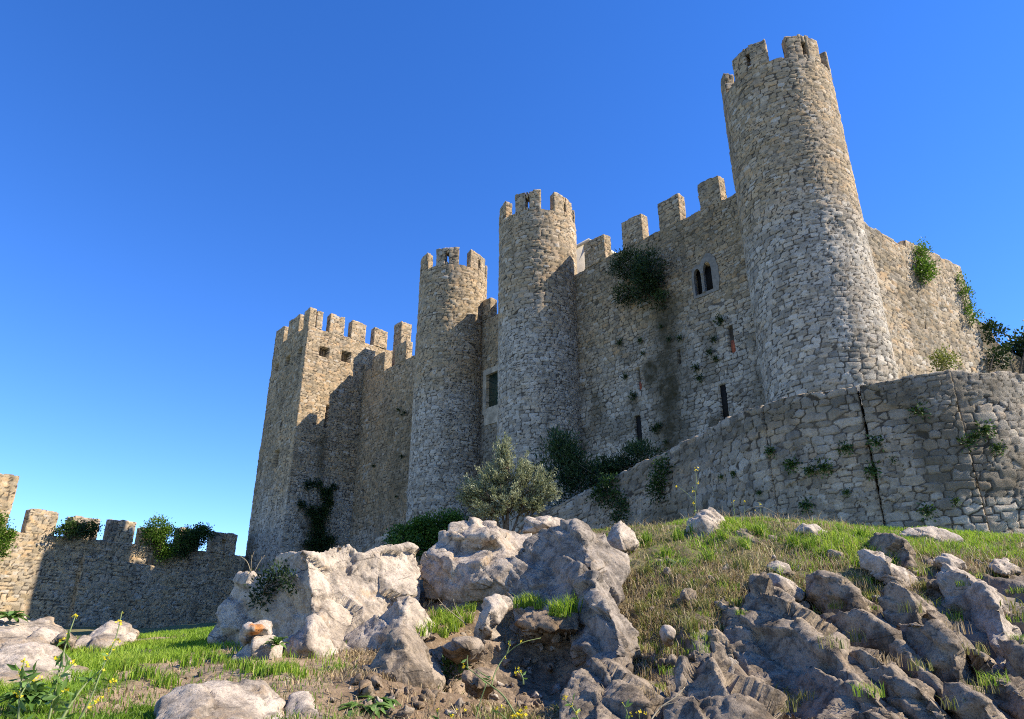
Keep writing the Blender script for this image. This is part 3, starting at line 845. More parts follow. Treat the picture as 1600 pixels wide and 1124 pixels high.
# ================================================================== ROCKS
from mathutils import Vector
from mathutils.geometry import delaunay_2d_cdt
def mat_rock(name, c1, c2, c3, ochre=0.5, bumps=0.9, blotch=None):
    t = NT(name)
    n1, n2, n3, n4 = t.noise(0.8, 5, 0.65), t.noise(4.5, 8, 0.72), t.noise(22, 8, 0.75), t.noise(90, 3, 0.6)
    c = t.mix(t.ramp(n1, [(0.36, 0.0), (0.62, 1.0)]), c1, c2)
    c = t.mix(t.ramp(n2, [(0.46, 0.0), (0.60, 0.8)]), c, c3)
    c = t.mix(t.ramp(n3, [(0.30, 0.8), (0.46, 0.0)]), c, tuple(x * 0.35 for x in c3))
    sp = t.noise(55, 6, 0.75)
    c = t.mix(t.ramp(sp, [(0.32, 0.7), (0.47, 0.0)]), c, tuple(x * 0.4 for x in c3))
    c = t.mix(t.ramp(sp, [(0.56, 0.0), (0.72, 0.5)]), c, tuple(min(0.65, x * 1.3) for x in c1))
    l1 = t.noise(1.9, 7, 0.7, stretch=(1, 1, 1.4))
    c = t.mix(t.math('MULTIPLY', t.ramp(l1, [(0.55, 0.0), (0.66, 1.0)]), ochre), c, (0.36, 0.235, 0.12))
    l2 = t.noise(3.1, 7, 0.75, stretch=(1.3, 0.8, 1))
    c = t.mix(t.ramp(l2, [(0.60, 0.0), (0.68, 0.6)]), c, tuple(min(0.62, x * 1.35) for x in c1))
    dk = t.noise(1.35, 8, 0.78, stretch=(1, 1.3, 0.8))
    c = t.mix(t.ramp(dk, [(0.53, 0.0), (0.63, 0.62)]), c, tuple(x * 0.75 for x in c3))          # grey-black lichen crusts
    if blotch:
        vm = t.n('ShaderNodeVectorMath', operation='DISTANCE'); t.l(t.co(), vm.inputs[0]); vm.inputs[1].default_value = blotch[:3]
        dd_ = t.math('ADD', vm.outputs['Value'], t.math('MULTIPLY', t.math('SUBTRACT', n2, 0.5), blotch[3] * 1.2))
        c = t.mix(t.ramp(t.math('DIVIDE', dd_, blotch[3]), [(0.7, 0.9), (1.0, 0.0)]), c, (0.42, 0.17, 0.045))
    mu = t.n('ShaderNodeTexVoronoi', feature='F1'); mu.inputs['Scale'].default_value = 17; t.l(t.co(), mu.inputs['Vector'])
    # fractures: two sets of cracks that follow the beds
    mp = t.n('ShaderNodeMapping'); mp.inputs['Rotation'].default_value = (0.35, -0.62, 0.35); mp.inputs['Scale'].default_value = (2.2, 1.1, 5.0)
    wp = t.n('ShaderNodeMix', data_type='VECTOR'); wp.inputs[0].default_value = 0.12
    nz = t.n('ShaderNodeTexNoise'); nz.inputs['Scale'].default_value = 3.0; nz.inputs['Detail'].default_value = 5; t.l(t.co(), nz.inputs['Vector'])
    t.l(t.co(), wp.inputs[4]); t.l(nz.outputs['Color'], wp.inputs[5]); t.l(wp.outputs[1], mp.inputs[0])
    cr1 = t.n('ShaderNodeTexVoronoi', feature='DISTANCE_TO_EDGE'); cr1.inputs['Scale'].default_value = 1.0; t.l(mp.outputs[0], cr1.inputs['Vector'])
    k1 = t.ramp(cr1.outputs['Distance'], [(0.0, 1.0), (0.035, 0.0)])
    ck = t.math('MULTIPLY', k1, t.ramp(t.noise(1.7, 5, 0.7), [(0.50, 0.0), (0.64, 0.85)]))
    c = t.mix(ck, c, tuple(x * 0.25 for x in c3))
    h = t.math('ADD', t.math('MULTIPLY', n2, 0.55), t.math('ADD', t.math('MULTIPLY', n3, 0.8), t.math('MULTIPLY', sp, 0.5)))
    h = t.math('SUBTRACT', h, t.math('MULTIPLY', ck, 0.8))
    h = t.math('ADD', h, t.math('MULTIPLY', t.ramp(mu.outputs['Distance'], [(0.0, 0.0), (0.35, 1.0)]), 0.35))
    t.bump(h, bumps * 0.75, 0.035)
    t.b.inputs['Roughness'].default_value = 0.95
    return t.color(c)
M_lime = mat_rock('pale_limestone', (0.48, 0.405, 0.325), (0.36, 0.295, 0.225), (0.17, 0.14, 0.11), 0.6)
M_grey = mat_rock('weathered_limestone', (0.335, 0.268, 0.195), (0.21, 0.165, 0.118), (0.058, 0.046, 0.034), 0.3)
M_mid = mat_rock('greyish_limestone', (0.34, 0.29, 0.235), (0.235, 0.195, 0.155), (0.09, 0.075, 0.06), 0.35)
M_brown = mat_rock('brown_earthy_stone', (0.31, 0.23, 0.155), (0.21, 0.15, 0.095), (0.09, 0.068, 0.045), 0.7)

def worley(p, seed):
    k = np.floor(p).astype(np.int64)
    F1 = np.full(len(p), 9.0); F2 = np.full(len(p), 9.0); C = np.zeros(len(p)); T = np.zeros(len(p))
    for dx in (-1, 0, 1):
        for dy in (-1, 0, 1):
            for dz in (-1, 0, 1):
                q = k + np.array([dx, dy, dz])
                z97 = q[:, 2] * 97531
                c = q + np.stack([_h(q[:, 0], q[:, 1], z97, seed + i) for i in range(3)], 1)
                d = np.linalg.norm(p - c, axis=1)
                n = d < F1
                rv = np.stack([_h(q[:, 0], q[:, 1], z97, seed + 6 + i) for i in range(3)], 1) - 0.5
                T = np.where(n, ((p - c) * rv).sum(1), T)
                F2 = np.where(n, F1, np.minimum(F2, d)); C = np.where(n, _h(q[:, 0], q[:, 1], z97, seed + 5), C); F1 = np.where(n, d, F1)
    return F1, F2, C, T
def unit_(v):
    return v / np.linalg.norm(v, axis=1, keepdims=True)
def rot3(a, b, c):
    from mathutils import Euler
    return np.array(Euler((a, b, c)).to_matrix())
BED_N = np.array([0.52, -0.12, 0.84]); BED_N /= np.linalg.norm(BED_N)
BED_K = np.array([0.30, -0.88, -0.30]); BED_K -= BED_N * (BED_K @ BED_N); BED_K /= np.linalg.norm(BED_K)
def rough_rock(V, F, vox, seed, amp, name, mat, origin, aniso=(1, 1, 1), crack=1.0, smooth_it=1, parent=None):
    """closed rough shape -> dense mesh -> weathered: broad lumps, broken blocks along cracks, pits"""
    me = bpy.data.meshes.new(name)
    me.from_pydata([tuple(v) for v in V], [], [tuple(f) for f in F])
    tmp = bpy.data.objects.new(name, me); sc.collection.objects.link(tmp)
    m = tmp.modifiers.new('r', 'REMESH'); m.mode = 'VOXEL'; m.voxel_size = vox; m.adaptivity = 0
    m2 = tmp.modifiers.new('s', 'SMOOTH'); m2.factor = 0.5; m2.iterations = smooth_it
    dg = bpy.context.evaluated_depsgraph_get()
    nm = bpy.data.meshes.new_from_object(tmp.evaluated_get(dg))
    bpy.data.objects.remove(tmp); bpy.data.meshes.remove(me)
    n = len(nm.vertices)
    co = np.zeros(n * 3); nm.vertices.foreach_get('co', co); co = co.reshape(-1, 3)
    no = np.zeros(n * 3); nm.vertices.foreach_get('normal', no); no = no.reshape(-1, 3)
    # bedding: beds tilt so that their flat backs face up and to the right; they run down towards the path
    B = np.stack([BED_K, np.cross(BED_N, BED_K), BED_N], 1)
    p = (co @ B) + seed * 3.7
    s = amp
    wob = np.stack([vn3(p / (1.5 * s), seed), vn3(p / (1.5 * s) + 9, seed), vn3(p / (1.5 * s) + 19, seed)], 1)
    F1, F2, C, T1_ = worley(p * np.array([0.45, 0.8, 1.25]) / (2.9 * s) + 0.10 * wob, seed)
    f1, f2, c2, T2_ = worley(p * np.array([0.55, 0.85, 1.4]) / (0.95 * s) + 0.12 * wob, seed + 9)
    g1, g2, c3, T3_ = worley(p * np.array([0.6, 0.9, 1.5]) / (0.36 * s) + 0.4 * wob, seed + 15)
    d = 0.14 * s * fbm3(p / (4 * s), 2, seed)
    d = d + crack * (0.85 * s * (C - 0.5) + 5.0 * s * T1_ - 0.30 * s * (1 - sstep(0, 0.07, F2 - F1)))
    d = d + crack * (0.10 * s * (c2 - 0.5) + 0.75 * s * T2_ - 0.08 * s * (1 - sstep(0, 0.09, f2 - f1)))
    d = d + crack * (0.02 * s * (c3 - 0.5) + 0.10 * s * T3_)
    lay = p[:, 2] / (0.55 * s) + 1.2 * vn3(p / (2.5 * s), seed + 31); fl = lay - np.floor(lay)
    d = d + crack * 0.07 * s * (sstep(0, 0.12, fl) * (1 - fl) - 0.4) * sstep(0.4, 0.6, vn3(p / (3 * s), seed + 32))
    d = d + 0.05 * s * (ridge3(p / (0.5 * s), 4, seed + 3) - 0.55)
    d = d - 0.12 * s * sstep(0.66, 0.8, vn3(p / (0.2 * s), seed + 4))
    co = co + no * d[:, None]
    # displaced points must not fold the surface: relax a touch
    co = co - np.asarray(origin)
    nm.vertices.foreach_set('co', co.ravel())
    nm.polygons.foreach_set('use_smooth', np.ones(len(nm.polygons), dtype=bool))
    nm.materials.clear(); nm.materials.append(mat)
    nm.update()
    o = bpy.data.objects.new(name, nm)
    if parent is None:
        o.location = origin
    return link(o, parent)

def sculpt(name, label, cat, outline, inner, mat, thick=0.9, vox=0.035, seed=1, amp=0.16, crack=0.32, group=None, down=0.5, aniso=(1, 1, 1), dd=0.0):
    """a rock seen from the path: outline and inner points are (picture column, row, distance); each becomes a place in the
    world, the sheet between them is the near side and the rock runs on behind it for its own thickness"""
    P = [np.array(at(a, b, d + dd)) for a, b, d in outline + inner]
    pix = [Vector((a, -b)) for a, b, d in outline + inner]
    k = len(outline)
    r = delaunay_2d_cdt(pix, [], [list(range(k))][::1], 1, 1e-4)
    vv, ff, ov = r[0], r[2], r[3]
    idx = [o[0] if o else 0 for o in ov]
    F = [[idx[i] for i in f] for f in ff]
    area = sum(pix[i].x * pix[(i + 1) % k].y - pix[(i + 1) % k].x * pix[i].y for i in range(k))
    n = len(P)
    cen = np.mean(P[:k], axis=0); fw = np.array([cen[0], cen[1], 0]); fw /= np.linalg.norm(fw)
    back = []
    for i in range(k):
        q = P[i] + fw * thick
        q = q + (cen + fw * thick - q) * 0.22
        q[2] -= down * thick * 0.55
        back.append(q)
    bc = cen + fw * thick * 1.25 - np.array([0, 0, down * thick * 0.6])
    allv = P + back + [bc]
    fs = []
    for f in F:
        a = sum(pix[f[i]].x * pix[f[(i + 1) % len(f)]].y - pix[f[(i + 1) % len(f)]].x * pix[f[i]].y for i in range(len(f)))
        fs.append(f if a > 0 else f[::-1])
    ring = list(range(k)) if area > 0 else list(range(k))[::-1]
    for i in range(k):
        a, b = ring[i], ring[(i + 1) % k]
        fs.append([b, a, n + a]); fs.append([b, n + a, n + b]); fs.append([n + b, n + a, n + k])
    base = np.array([cen[0], cen[1], min(p[2] for p in P)])
    o = rough_rock(allv, fs, vox, seed, amp, name, mat, base, crack=crack, aniso=aniso)
    return tag(o, label, cat, group)

def slab(name, label, cat, crestpts, W, H, mat, vox=0.035, seed=1, amp=0.13, group=None, lean=0.25, crack=0.42, away=0.35, dd=0.0):
    """a tilted bed of rock breaking the surface: sharp crest, steep broken face on the left, long slope away to the right"""
    C = [np.array(at(*c)) if len(c) == 3 else at(*c[:3]) for c in crestpts]
    rnd = random.Random(seed)
    n = len(C); rows = []
    for i, c in enumerate(C):
        t = (C[min(i + 1, n - 1)] - C[max(i - 1, 0)]); t[2] = 0; t /= np.linalg.norm(t)
        right = np.array([0.94, 0.34, 0])
        left = -np.array([0.90, 0.43, 0])
        k = 1.0 if 0 < i < n - 1 else 0.72
        h = H * k * rnd.uniform(0.85, 1.15); w = W * k * rnd.uniform(0.8, 1.2)
        rows.append([c + left * 0.10 * w + np.array([0, -0.12 * w, -h]),
                     c + left * lean * 0.5 * w * rnd.uniform(0.4, 1.4) + np.array([0, -0.06, -h * 0.5]),
                     c,
                     c + right * w * 0.45 + np.array([0, away * w, -0.14 * h * rnd.uniform(0.6, 1.5)]),
                     c + right * w + np.array([0, away * w, -0.55 * h]),
                     c + right * w * 0.9 + np.array([0, away * w, -1.1 * h])])
    rows = [[p for p in r] for r in rows]
    m = 6; V = [p for r in rows for p in r]; F = []
    for i in range(n - 1):
        for j in range(m):
            a, b = i * m + j, i * m + (j + 1) % m
            F.append([a, b, b + m]); F.append([a, b + m, a + m])
    for i, flip in ((0, 1), (n - 1, 0)):
        cen = sum(rows[i]) / m + ((rows[i][2] - rows[min(i + 1, n - 1)][2]) * 0.12 if i == 0 else (rows[i][2] - rows[i - 1][2]) * 0.12)
        V.append(cen); ci = len(V) - 1
        for j in range(m):
            a, b = i * m + j, i * m + (j + 1) % m
            F.append([ci, b, a] if flip else [ci, a, b])
    base = np.mean([r[0] for r in rows], axis=0)
    o = rough_rock(V, F, vox, seed, amp, name, mat, base, crack=crack)
    return tag(o, label, cat, group)

sculpt('boulder', 'largest pale boulder, its broad face sunlit, below the square tower', 'boulder',
       [(325, 1000, 11.2), (345, 950, 11.3), (372, 896, 11.4), (396, 894, 11.1), (419, 886, 10.9), (430, 868, 10.6), (440, 861, 10.4), (478, 860, 10.0), (500, 862, 10.2), (523, 851, 10.5), (547, 850, 10.7),
        (562, 864, 10.7), (592, 854, 10.9), (640, 848, 11.3), (656, 862, 11.5), (663, 895, 11.5), (664, 935, 11.4), (650, 980, 11.1), (610, 1015, 10.6), (560, 1036, 10.1), (500, 1050, 9.8), (430, 1045, 10.2), (360, 1030, 10.9)],
       [(482, 890, 9.95), (486, 920, 9.85), (489, 952, 9.75), (500, 990, 9.55), (522, 1012, 9.4), (395, 930, 10.9), (430, 905, 10.55), (455, 890, 10.25), (408, 975, 10.75), (445, 960, 10.3), (470, 985, 9.95),
        (545, 905, 10.6), (538, 892, 10.75), (528, 912, 10.5), (590, 890, 10.85), (630, 890, 11.15), (600, 940, 10.7), (550, 960, 10.2), (640, 940, 11.05), (580, 985, 10.25), (545, 1000, 9.85)],
       M_lime, 1.6, 0.033, 11, 0.17, 0.3)
sculpt('boulder', 'rounded pale rock leaning on the foot of the largest pale boulder', 'boulder',
       [(432, 1046, 9.2), (442, 1015, 9.3), (452, 992, 9.35), (474, 986, 9.3), (476, 962, 9.4), (490, 953, 9.45), (506, 965, 9.55), (516, 988, 9.5), (524, 1008, 9.4), (534, 1030, 9.3), (500, 1048, 9.1), (460, 1056, 9.0)],
       [(482, 985, 9.05), (480, 1010, 8.9), (505, 1000, 9.2), (455, 1020, 9.05), (500, 1030, 9.0), (490, 970, 9.2)], M_lime, 0.7, 0.028, 12, 0.11, 0.3)
M_blotch = mat_rock('orange_blotched_limestone', (0.50, 0.43, 0.35), (0.40, 0.33, 0.26), (0.19, 0.155, 0.12), 0.4, blotch=(0.03, -0.13, 0.11, 0.10))
sculpt('rock', 'stubby pale rock with one orange blotch, lying on a smaller stone at the left', 'rock',
       [(377, 996, 9.0), (377, 978, 9.0), (388, 973, 9.05), (412, 969, 9.1), (426, 971, 9.2), (428, 986, 9.2), (424, 994, 9.1), (400, 995, 9.0), (384, 1000, 8.95)], [(385, 985, 8.85), (405, 982, 8.85), (418, 982, 8.95)],
       M_blotch, 0.35, 0.02, 13, 0.05, 0.3)
sculpt('rock', 'low pale rock in the grass underneath the stubby stone with the orange blotch', 'rock',
       [(360, 1035, 8.9), (375, 1018, 9.0), (385, 1000, 9.0), (408, 994, 9.05), (430, 990, 9.1), (448, 1000, 9.1), (440, 1030, 9.0), (400, 1042, 8.8)], [(400, 1010, 8.8), (420, 1008, 8.85), (390, 1025, 8.75)],
       M_lime, 0.5, 0.025, 14, 0.09, 0.3)
sculpt('boulder', 'triangular pointed rock, one half bright, at the right foot of the largest pale boulder', 'boulder',
       [(515, 1015, 9.9), (530, 995, 9.95), (560, 980, 9.95), (590, 965, 9.9), (615, 945, 9.85), (640, 928, 9.8), (654, 943, 9.9), (672, 962, 10.1), (692, 985, 10.2), (660, 1000, 9.6), (610, 1025, 9.4), (560, 1034, 9.3), (525, 1030, 9.5)],
       [(634, 950, 9.55), (626, 975, 9.35), (615, 995, 9.25), (580, 990, 9.55), (555, 1005, 9.5), (655, 972, 9.7)], M_lime, 0.8, 0.03, 15, 0.10, 0.25)
sculpt('boulder', 'dark brown boulder shaded by its own bulk, below the triangular pointed rock', 'boulder',
       [(555, 1075, 7.6), (572, 1038, 7.7), (592, 1012, 7.8), (612, 984, 7.9), (630, 977, 7.95), (648, 990, 8.1), (668, 1012, 8.2), (686, 1038, 8.2), (698, 1062, 8.0), (690, 1085, 7.6), (640, 1090, 7.3), (590, 1090, 7.4)],
       [(628, 1000, 7.6), (640, 1030, 7.35), (660, 1050, 7.4), (610, 1050, 7.25), (585, 1055, 7.4)], M_grey, 0.9, 0.028, 16, 0.11, 0.25)
sculpt('boulder', 'blunt grey boulder with a scooped sunlit hollow, in front of the ivy bank', 'boulder',
       [(664, 935, 11.7), (658, 900, 11.8), (661, 872, 11.8), (672, 856, 11.9), (686, 846, 12.0), (690, 826, 12.3), (708, 814, 12.4), (746, 810, 12.4), (752, 820, 12.4), (775, 817, 12.5), (800, 830, 12.5), (832, 834, 12.6), (860, 842, 12.4), (865, 880, 11.6), (840, 915, 11.0), (800, 930, 10.7), (750, 938, 10.9), (700, 944, 11.25)],
       [(700, 838, 11.8), (735, 836, 11.6), (768, 838, 11.5), (772, 858, 11.75), (738, 862, 11.75), (714, 860, 11.7), (700, 872, 11.3), (722, 880, 11.12), (745, 880, 10.98), (690, 895, 11.25), (740, 910, 10.8), (700, 925, 11.15), (790, 885, 10.8), (790, 858, 11.6), (820, 860, 12.0), (775, 905, 10.65), (830, 885, 11.1)],
       M_lime, 1.4, 0.03, 17, 0.13, 0.35)
sculpt('rock_fin', 'tall rock fin with a bright jagged crest, dividing the bank from the grassy slope', 'rock',
       [(800, 975, 10.3), (792, 930, 10.6), (797, 885, 10.9), (805, 862, 11.1), (822, 838, 11.2), (845, 822, 11.2), (875, 816, 11.1), (902, 811, 11.0), (920, 818, 11.1), (940, 838, 11.1), (962, 856, 11.1), (986, 872, 11.1), (975, 900, 10.6), (972, 930, 10.2), (940, 950, 9.7), (905, 975, 9.5), (860, 985, 9.7)],
       [(878, 835, 10.75), (905, 832, 10.5), (918, 860, 10.15), (926, 890, 9.8), (912, 915, 9.55), (930, 838, 10.7), (950, 870, 10.6), (948, 905, 10.1), (850, 870, 10.8), (830, 900, 10.6), (870, 905, 10.3), (840, 945, 10.2), (885, 940, 9.8), (893, 880, 10.3)],
       M_mid, 1.3, 0.033, 18, 0.16, 0.35)
sculpt('rock_slab', 'narrow rock slab with one sunlit edge, running down below the tall rock fin', 'rock',
       [(890, 985, 9.4), (898, 940, 9.5), (908, 905, 9.6), (928, 890, 9.6), (948, 915, 9.6), (968, 940, 9.4), (984, 968, 9.2), (998, 995, 8.9), (998, 1025, 8.5), (985, 1048, 8.1), (950, 1055, 8.0), (915, 1040, 8.4)],
       [(930, 915, 9.1), (946, 945, 8.7), (962, 975, 8.35), (974, 1005, 8.0), (970, 1035, 7.8), (915, 960, 9.0), (925, 1000, 8.6), (975, 960, 8.95), (985, 1000, 8.5)], M_mid, 1.0, 0.03, 19, 0.12, 0.45)
sculpt('boulder', 'brown split boulder at the bottom of the bank, under the narrow sunlit-edged slab', 'boulder',
       [(870, 1150, 6.4), (878, 1090, 6.9), (895, 1050, 7.2), (925, 1030, 7.4), (955, 1024, 7.6), (985, 1032, 7.7), (1002, 1058, 7.5), (1022, 1088, 7.2), (1050, 1120, 6.9), (1060, 1160, 6.4), (960, 1165, 5.9)],
       [(955, 1045, 7.05), (975, 1075, 6.7), (1000, 1100, 6.5), (1020, 1135, 6.15), (920, 1070, 6.9), (940, 1110, 6.4), (1005, 1075, 7.0)], M_grey, 0.9, 0.026, 20, 0.11, 0.5)
sculpt('rock_slab', 'dark wedge-shaped slab with a straight bright edge, at the bottom centre right', 'rock',
       [(1030, 1160, 6.0), (1040, 1100, 6.5), (1056, 1052, 7.0), (1088, 1026, 7.2), (1116, 1010, 7.3), (1132, 1032, 7.3), (1146, 1058, 7.1), (1165, 1072, 6.9), (1195, 1092, 6.7), (1225, 1118, 6.5), (1260, 1160, 6.2), (1140, 1170, 5.6)],
       [(1112, 1030, 6.85), (1128, 1058, 6.6), (1150, 1088, 6.3), (1180, 1118, 6.05), (1080, 1060, 6.8), (1090, 1100, 6.4), (1140, 1130, 5.95)], M_grey, 0.9, 0.026, 21, 0.12, 0.5)
sculpt('rock_slab', 'biggest dark slab of the lower slope, its long crest running down to the frame edge', 'rock',
       [(1120, 1050, 8.6), (1128, 990, 9.1), (1142, 950, 9.5), (1162, 922, 9.7), (1188, 906, 9.8), (1215, 912, 9.9), (1235, 930, 9.9), (1262, 965, 9.6), (1300, 1000, 9.1), (1345, 1035, 8.6), (1390, 1075, 8.0), (1430, 1120, 7.4), (1450, 1165, 6.9), (1330, 1170, 6.5), (1230, 1130, 7.3), (1170, 1090, 8.0)],
       [(1192, 925, 9.35), (1225, 945, 9.0), (1262, 990, 8.5), (1305, 1032, 7.9), (1350, 1072, 7.35), (1395, 1120, 6.8), (1160, 965, 9.2), (1180, 1010, 8.9), (1220, 1040, 8.4), (1250, 1075, 7.9), (1310, 1110, 7.2)], M_grey, 1.1, 0.034, 22, 0.15, 0.5)
R_ = [
 ('large angular rock tilted on the crest just below the terrace wall', [(1352, 848, 12.6), (1368, 832, 12.3), (1395, 836, 12.1), (1420, 858, 11.8)], 1.0, 0.75, M_grey),
 ('grey hump half way down the slope, below the large angular crest rock', [(1340, 862, 11.4), (1362, 857, 11.3), (1392, 880, 11.0)], 0.7, 0.42, M_lime),
 ('dark lump with a light top, alone in the dry grass above the biggest dark slab', [(1264, 902, 10.4), (1285, 896, 10.2), (1318, 906, 10.0), (1335, 925, 9.9)], 0.7, 0.5, M_grey),
 ('rounded rock pair below the grey hump, in the middle of the slope', [(1372, 925, 9.7), (1392, 905, 9.6), (1415, 918, 9.4), (1430, 938, 9.3)], 0.6, 0.5, M_grey),
 ('broad smooth-topped rock beneath the rounded pair, above the long narrow ribs', [(1394, 968, 9.0), (1420, 962, 8.8), (1455, 975, 8.6), (1486, 1000, 8.4), (1490, 1030, 8.2)], 0.8, 0.75, M_grey),
 ('jagged low rock beside the biggest dark slab, dry tuft at its foot', [(1282, 968, 9.3), (1310, 958, 9.1), (1338, 942, 9.0), (1362, 962, 8.8), (1395, 990, 8.6)], 0.6, 0.5, M_grey),
 ('long thin rib of rock running down between the broad smooth-topped rock and the big slope', [(1445, 950, 9.5), (1475, 972, 9.2), (1508, 1005, 8.8), (1545, 1035, 8.4), (1562, 1075, 8.0)], 0.7, 0.6, M_grey),
 ('huge sloping rock at the right edge of the picture, smooth and sunlit on top', [(1468, 878, 11.0), (1500, 890, 10.7), (1535, 915, 10.3), (1562, 950, 9.9), (1572, 985, 9.6)], 2.6, 1.0, M_lime),
 ('short broken ledge under the jagged low rock', [(1318, 1018, 8.3), (1345, 1012, 8.1), (1372, 1025, 8.0), (1398, 1050, 7.8)], 0.6, 0.5, M_grey),
 ('thin straight ledge slanting down beside the short broken ledge', [(1385, 985, 8.7), (1410, 1010, 8.4), (1432, 1040, 8.1), (1470, 1075, 7.7)], 0.5, 0.5, M_grey),
 ('knobbly block low on the slope, just above the bottom edge, second slab from the biggest', [(1380, 1060, 7.5), (1410, 1055, 7.3), (1445, 1080, 7.1), (1475, 1120, 6.8)], 0.7, 0.65, M_grey),
 ('deeply cracked block at the bottom right, under the long thin rib', [(1470, 1060, 7.5), (1500, 1062, 7.3), (1530, 1085, 7.1), (1552, 1125, 6.9)], 0.8, 0.6, M_grey),
 ('low ribbed rock in the bottom right corner', [(1545, 1055, 7.9), (1575, 1060, 7.7), (1600, 1085, 7.4), (1625, 1120, 7.1)], 1.0, 0.6, M_grey),
 ('steep rock at the right edge, under the huge sloping rock', [(1558, 1000, 8.9), (1585, 1005, 8.7), (1610, 1030, 8.4)], 1.1, 0.7, M_grey),
 ('squarish cracked stone at the top of the biggest dark slab', [(1122, 968, 9.4), (1145, 944, 9.35), (1162, 958, 9.2), (1168, 975, 9.1)], 0.45, 0.5, M_grey),
 ('small grey stone with a dark top beside the squarish cracked stone', [(1182, 898, 10.2), (1202, 892, 10.1), (1222, 905, 9.9)], 0.5, 0.3, M_lime),
 ('bare low rock between the bottom-edge slabs, grass growing behind it', [(1300, 1075, 7.5), (1330, 1062, 7.4), (1365, 1085, 7.1), (1400, 1130, 6.7)], 0.6, 0.6, M_grey),
]
for i, (lb, cr, W, H, m) in enumerate(R_):
    slab('rock_slab' if len(cr) > 3 else 'rock', lb, 'rock', cr, W, H, m, 0.034 if W > 1.5 else 0.027, 40 + i, 0.13 if W > 0.6 else 0.09, 'rocks breaking out of the slope')
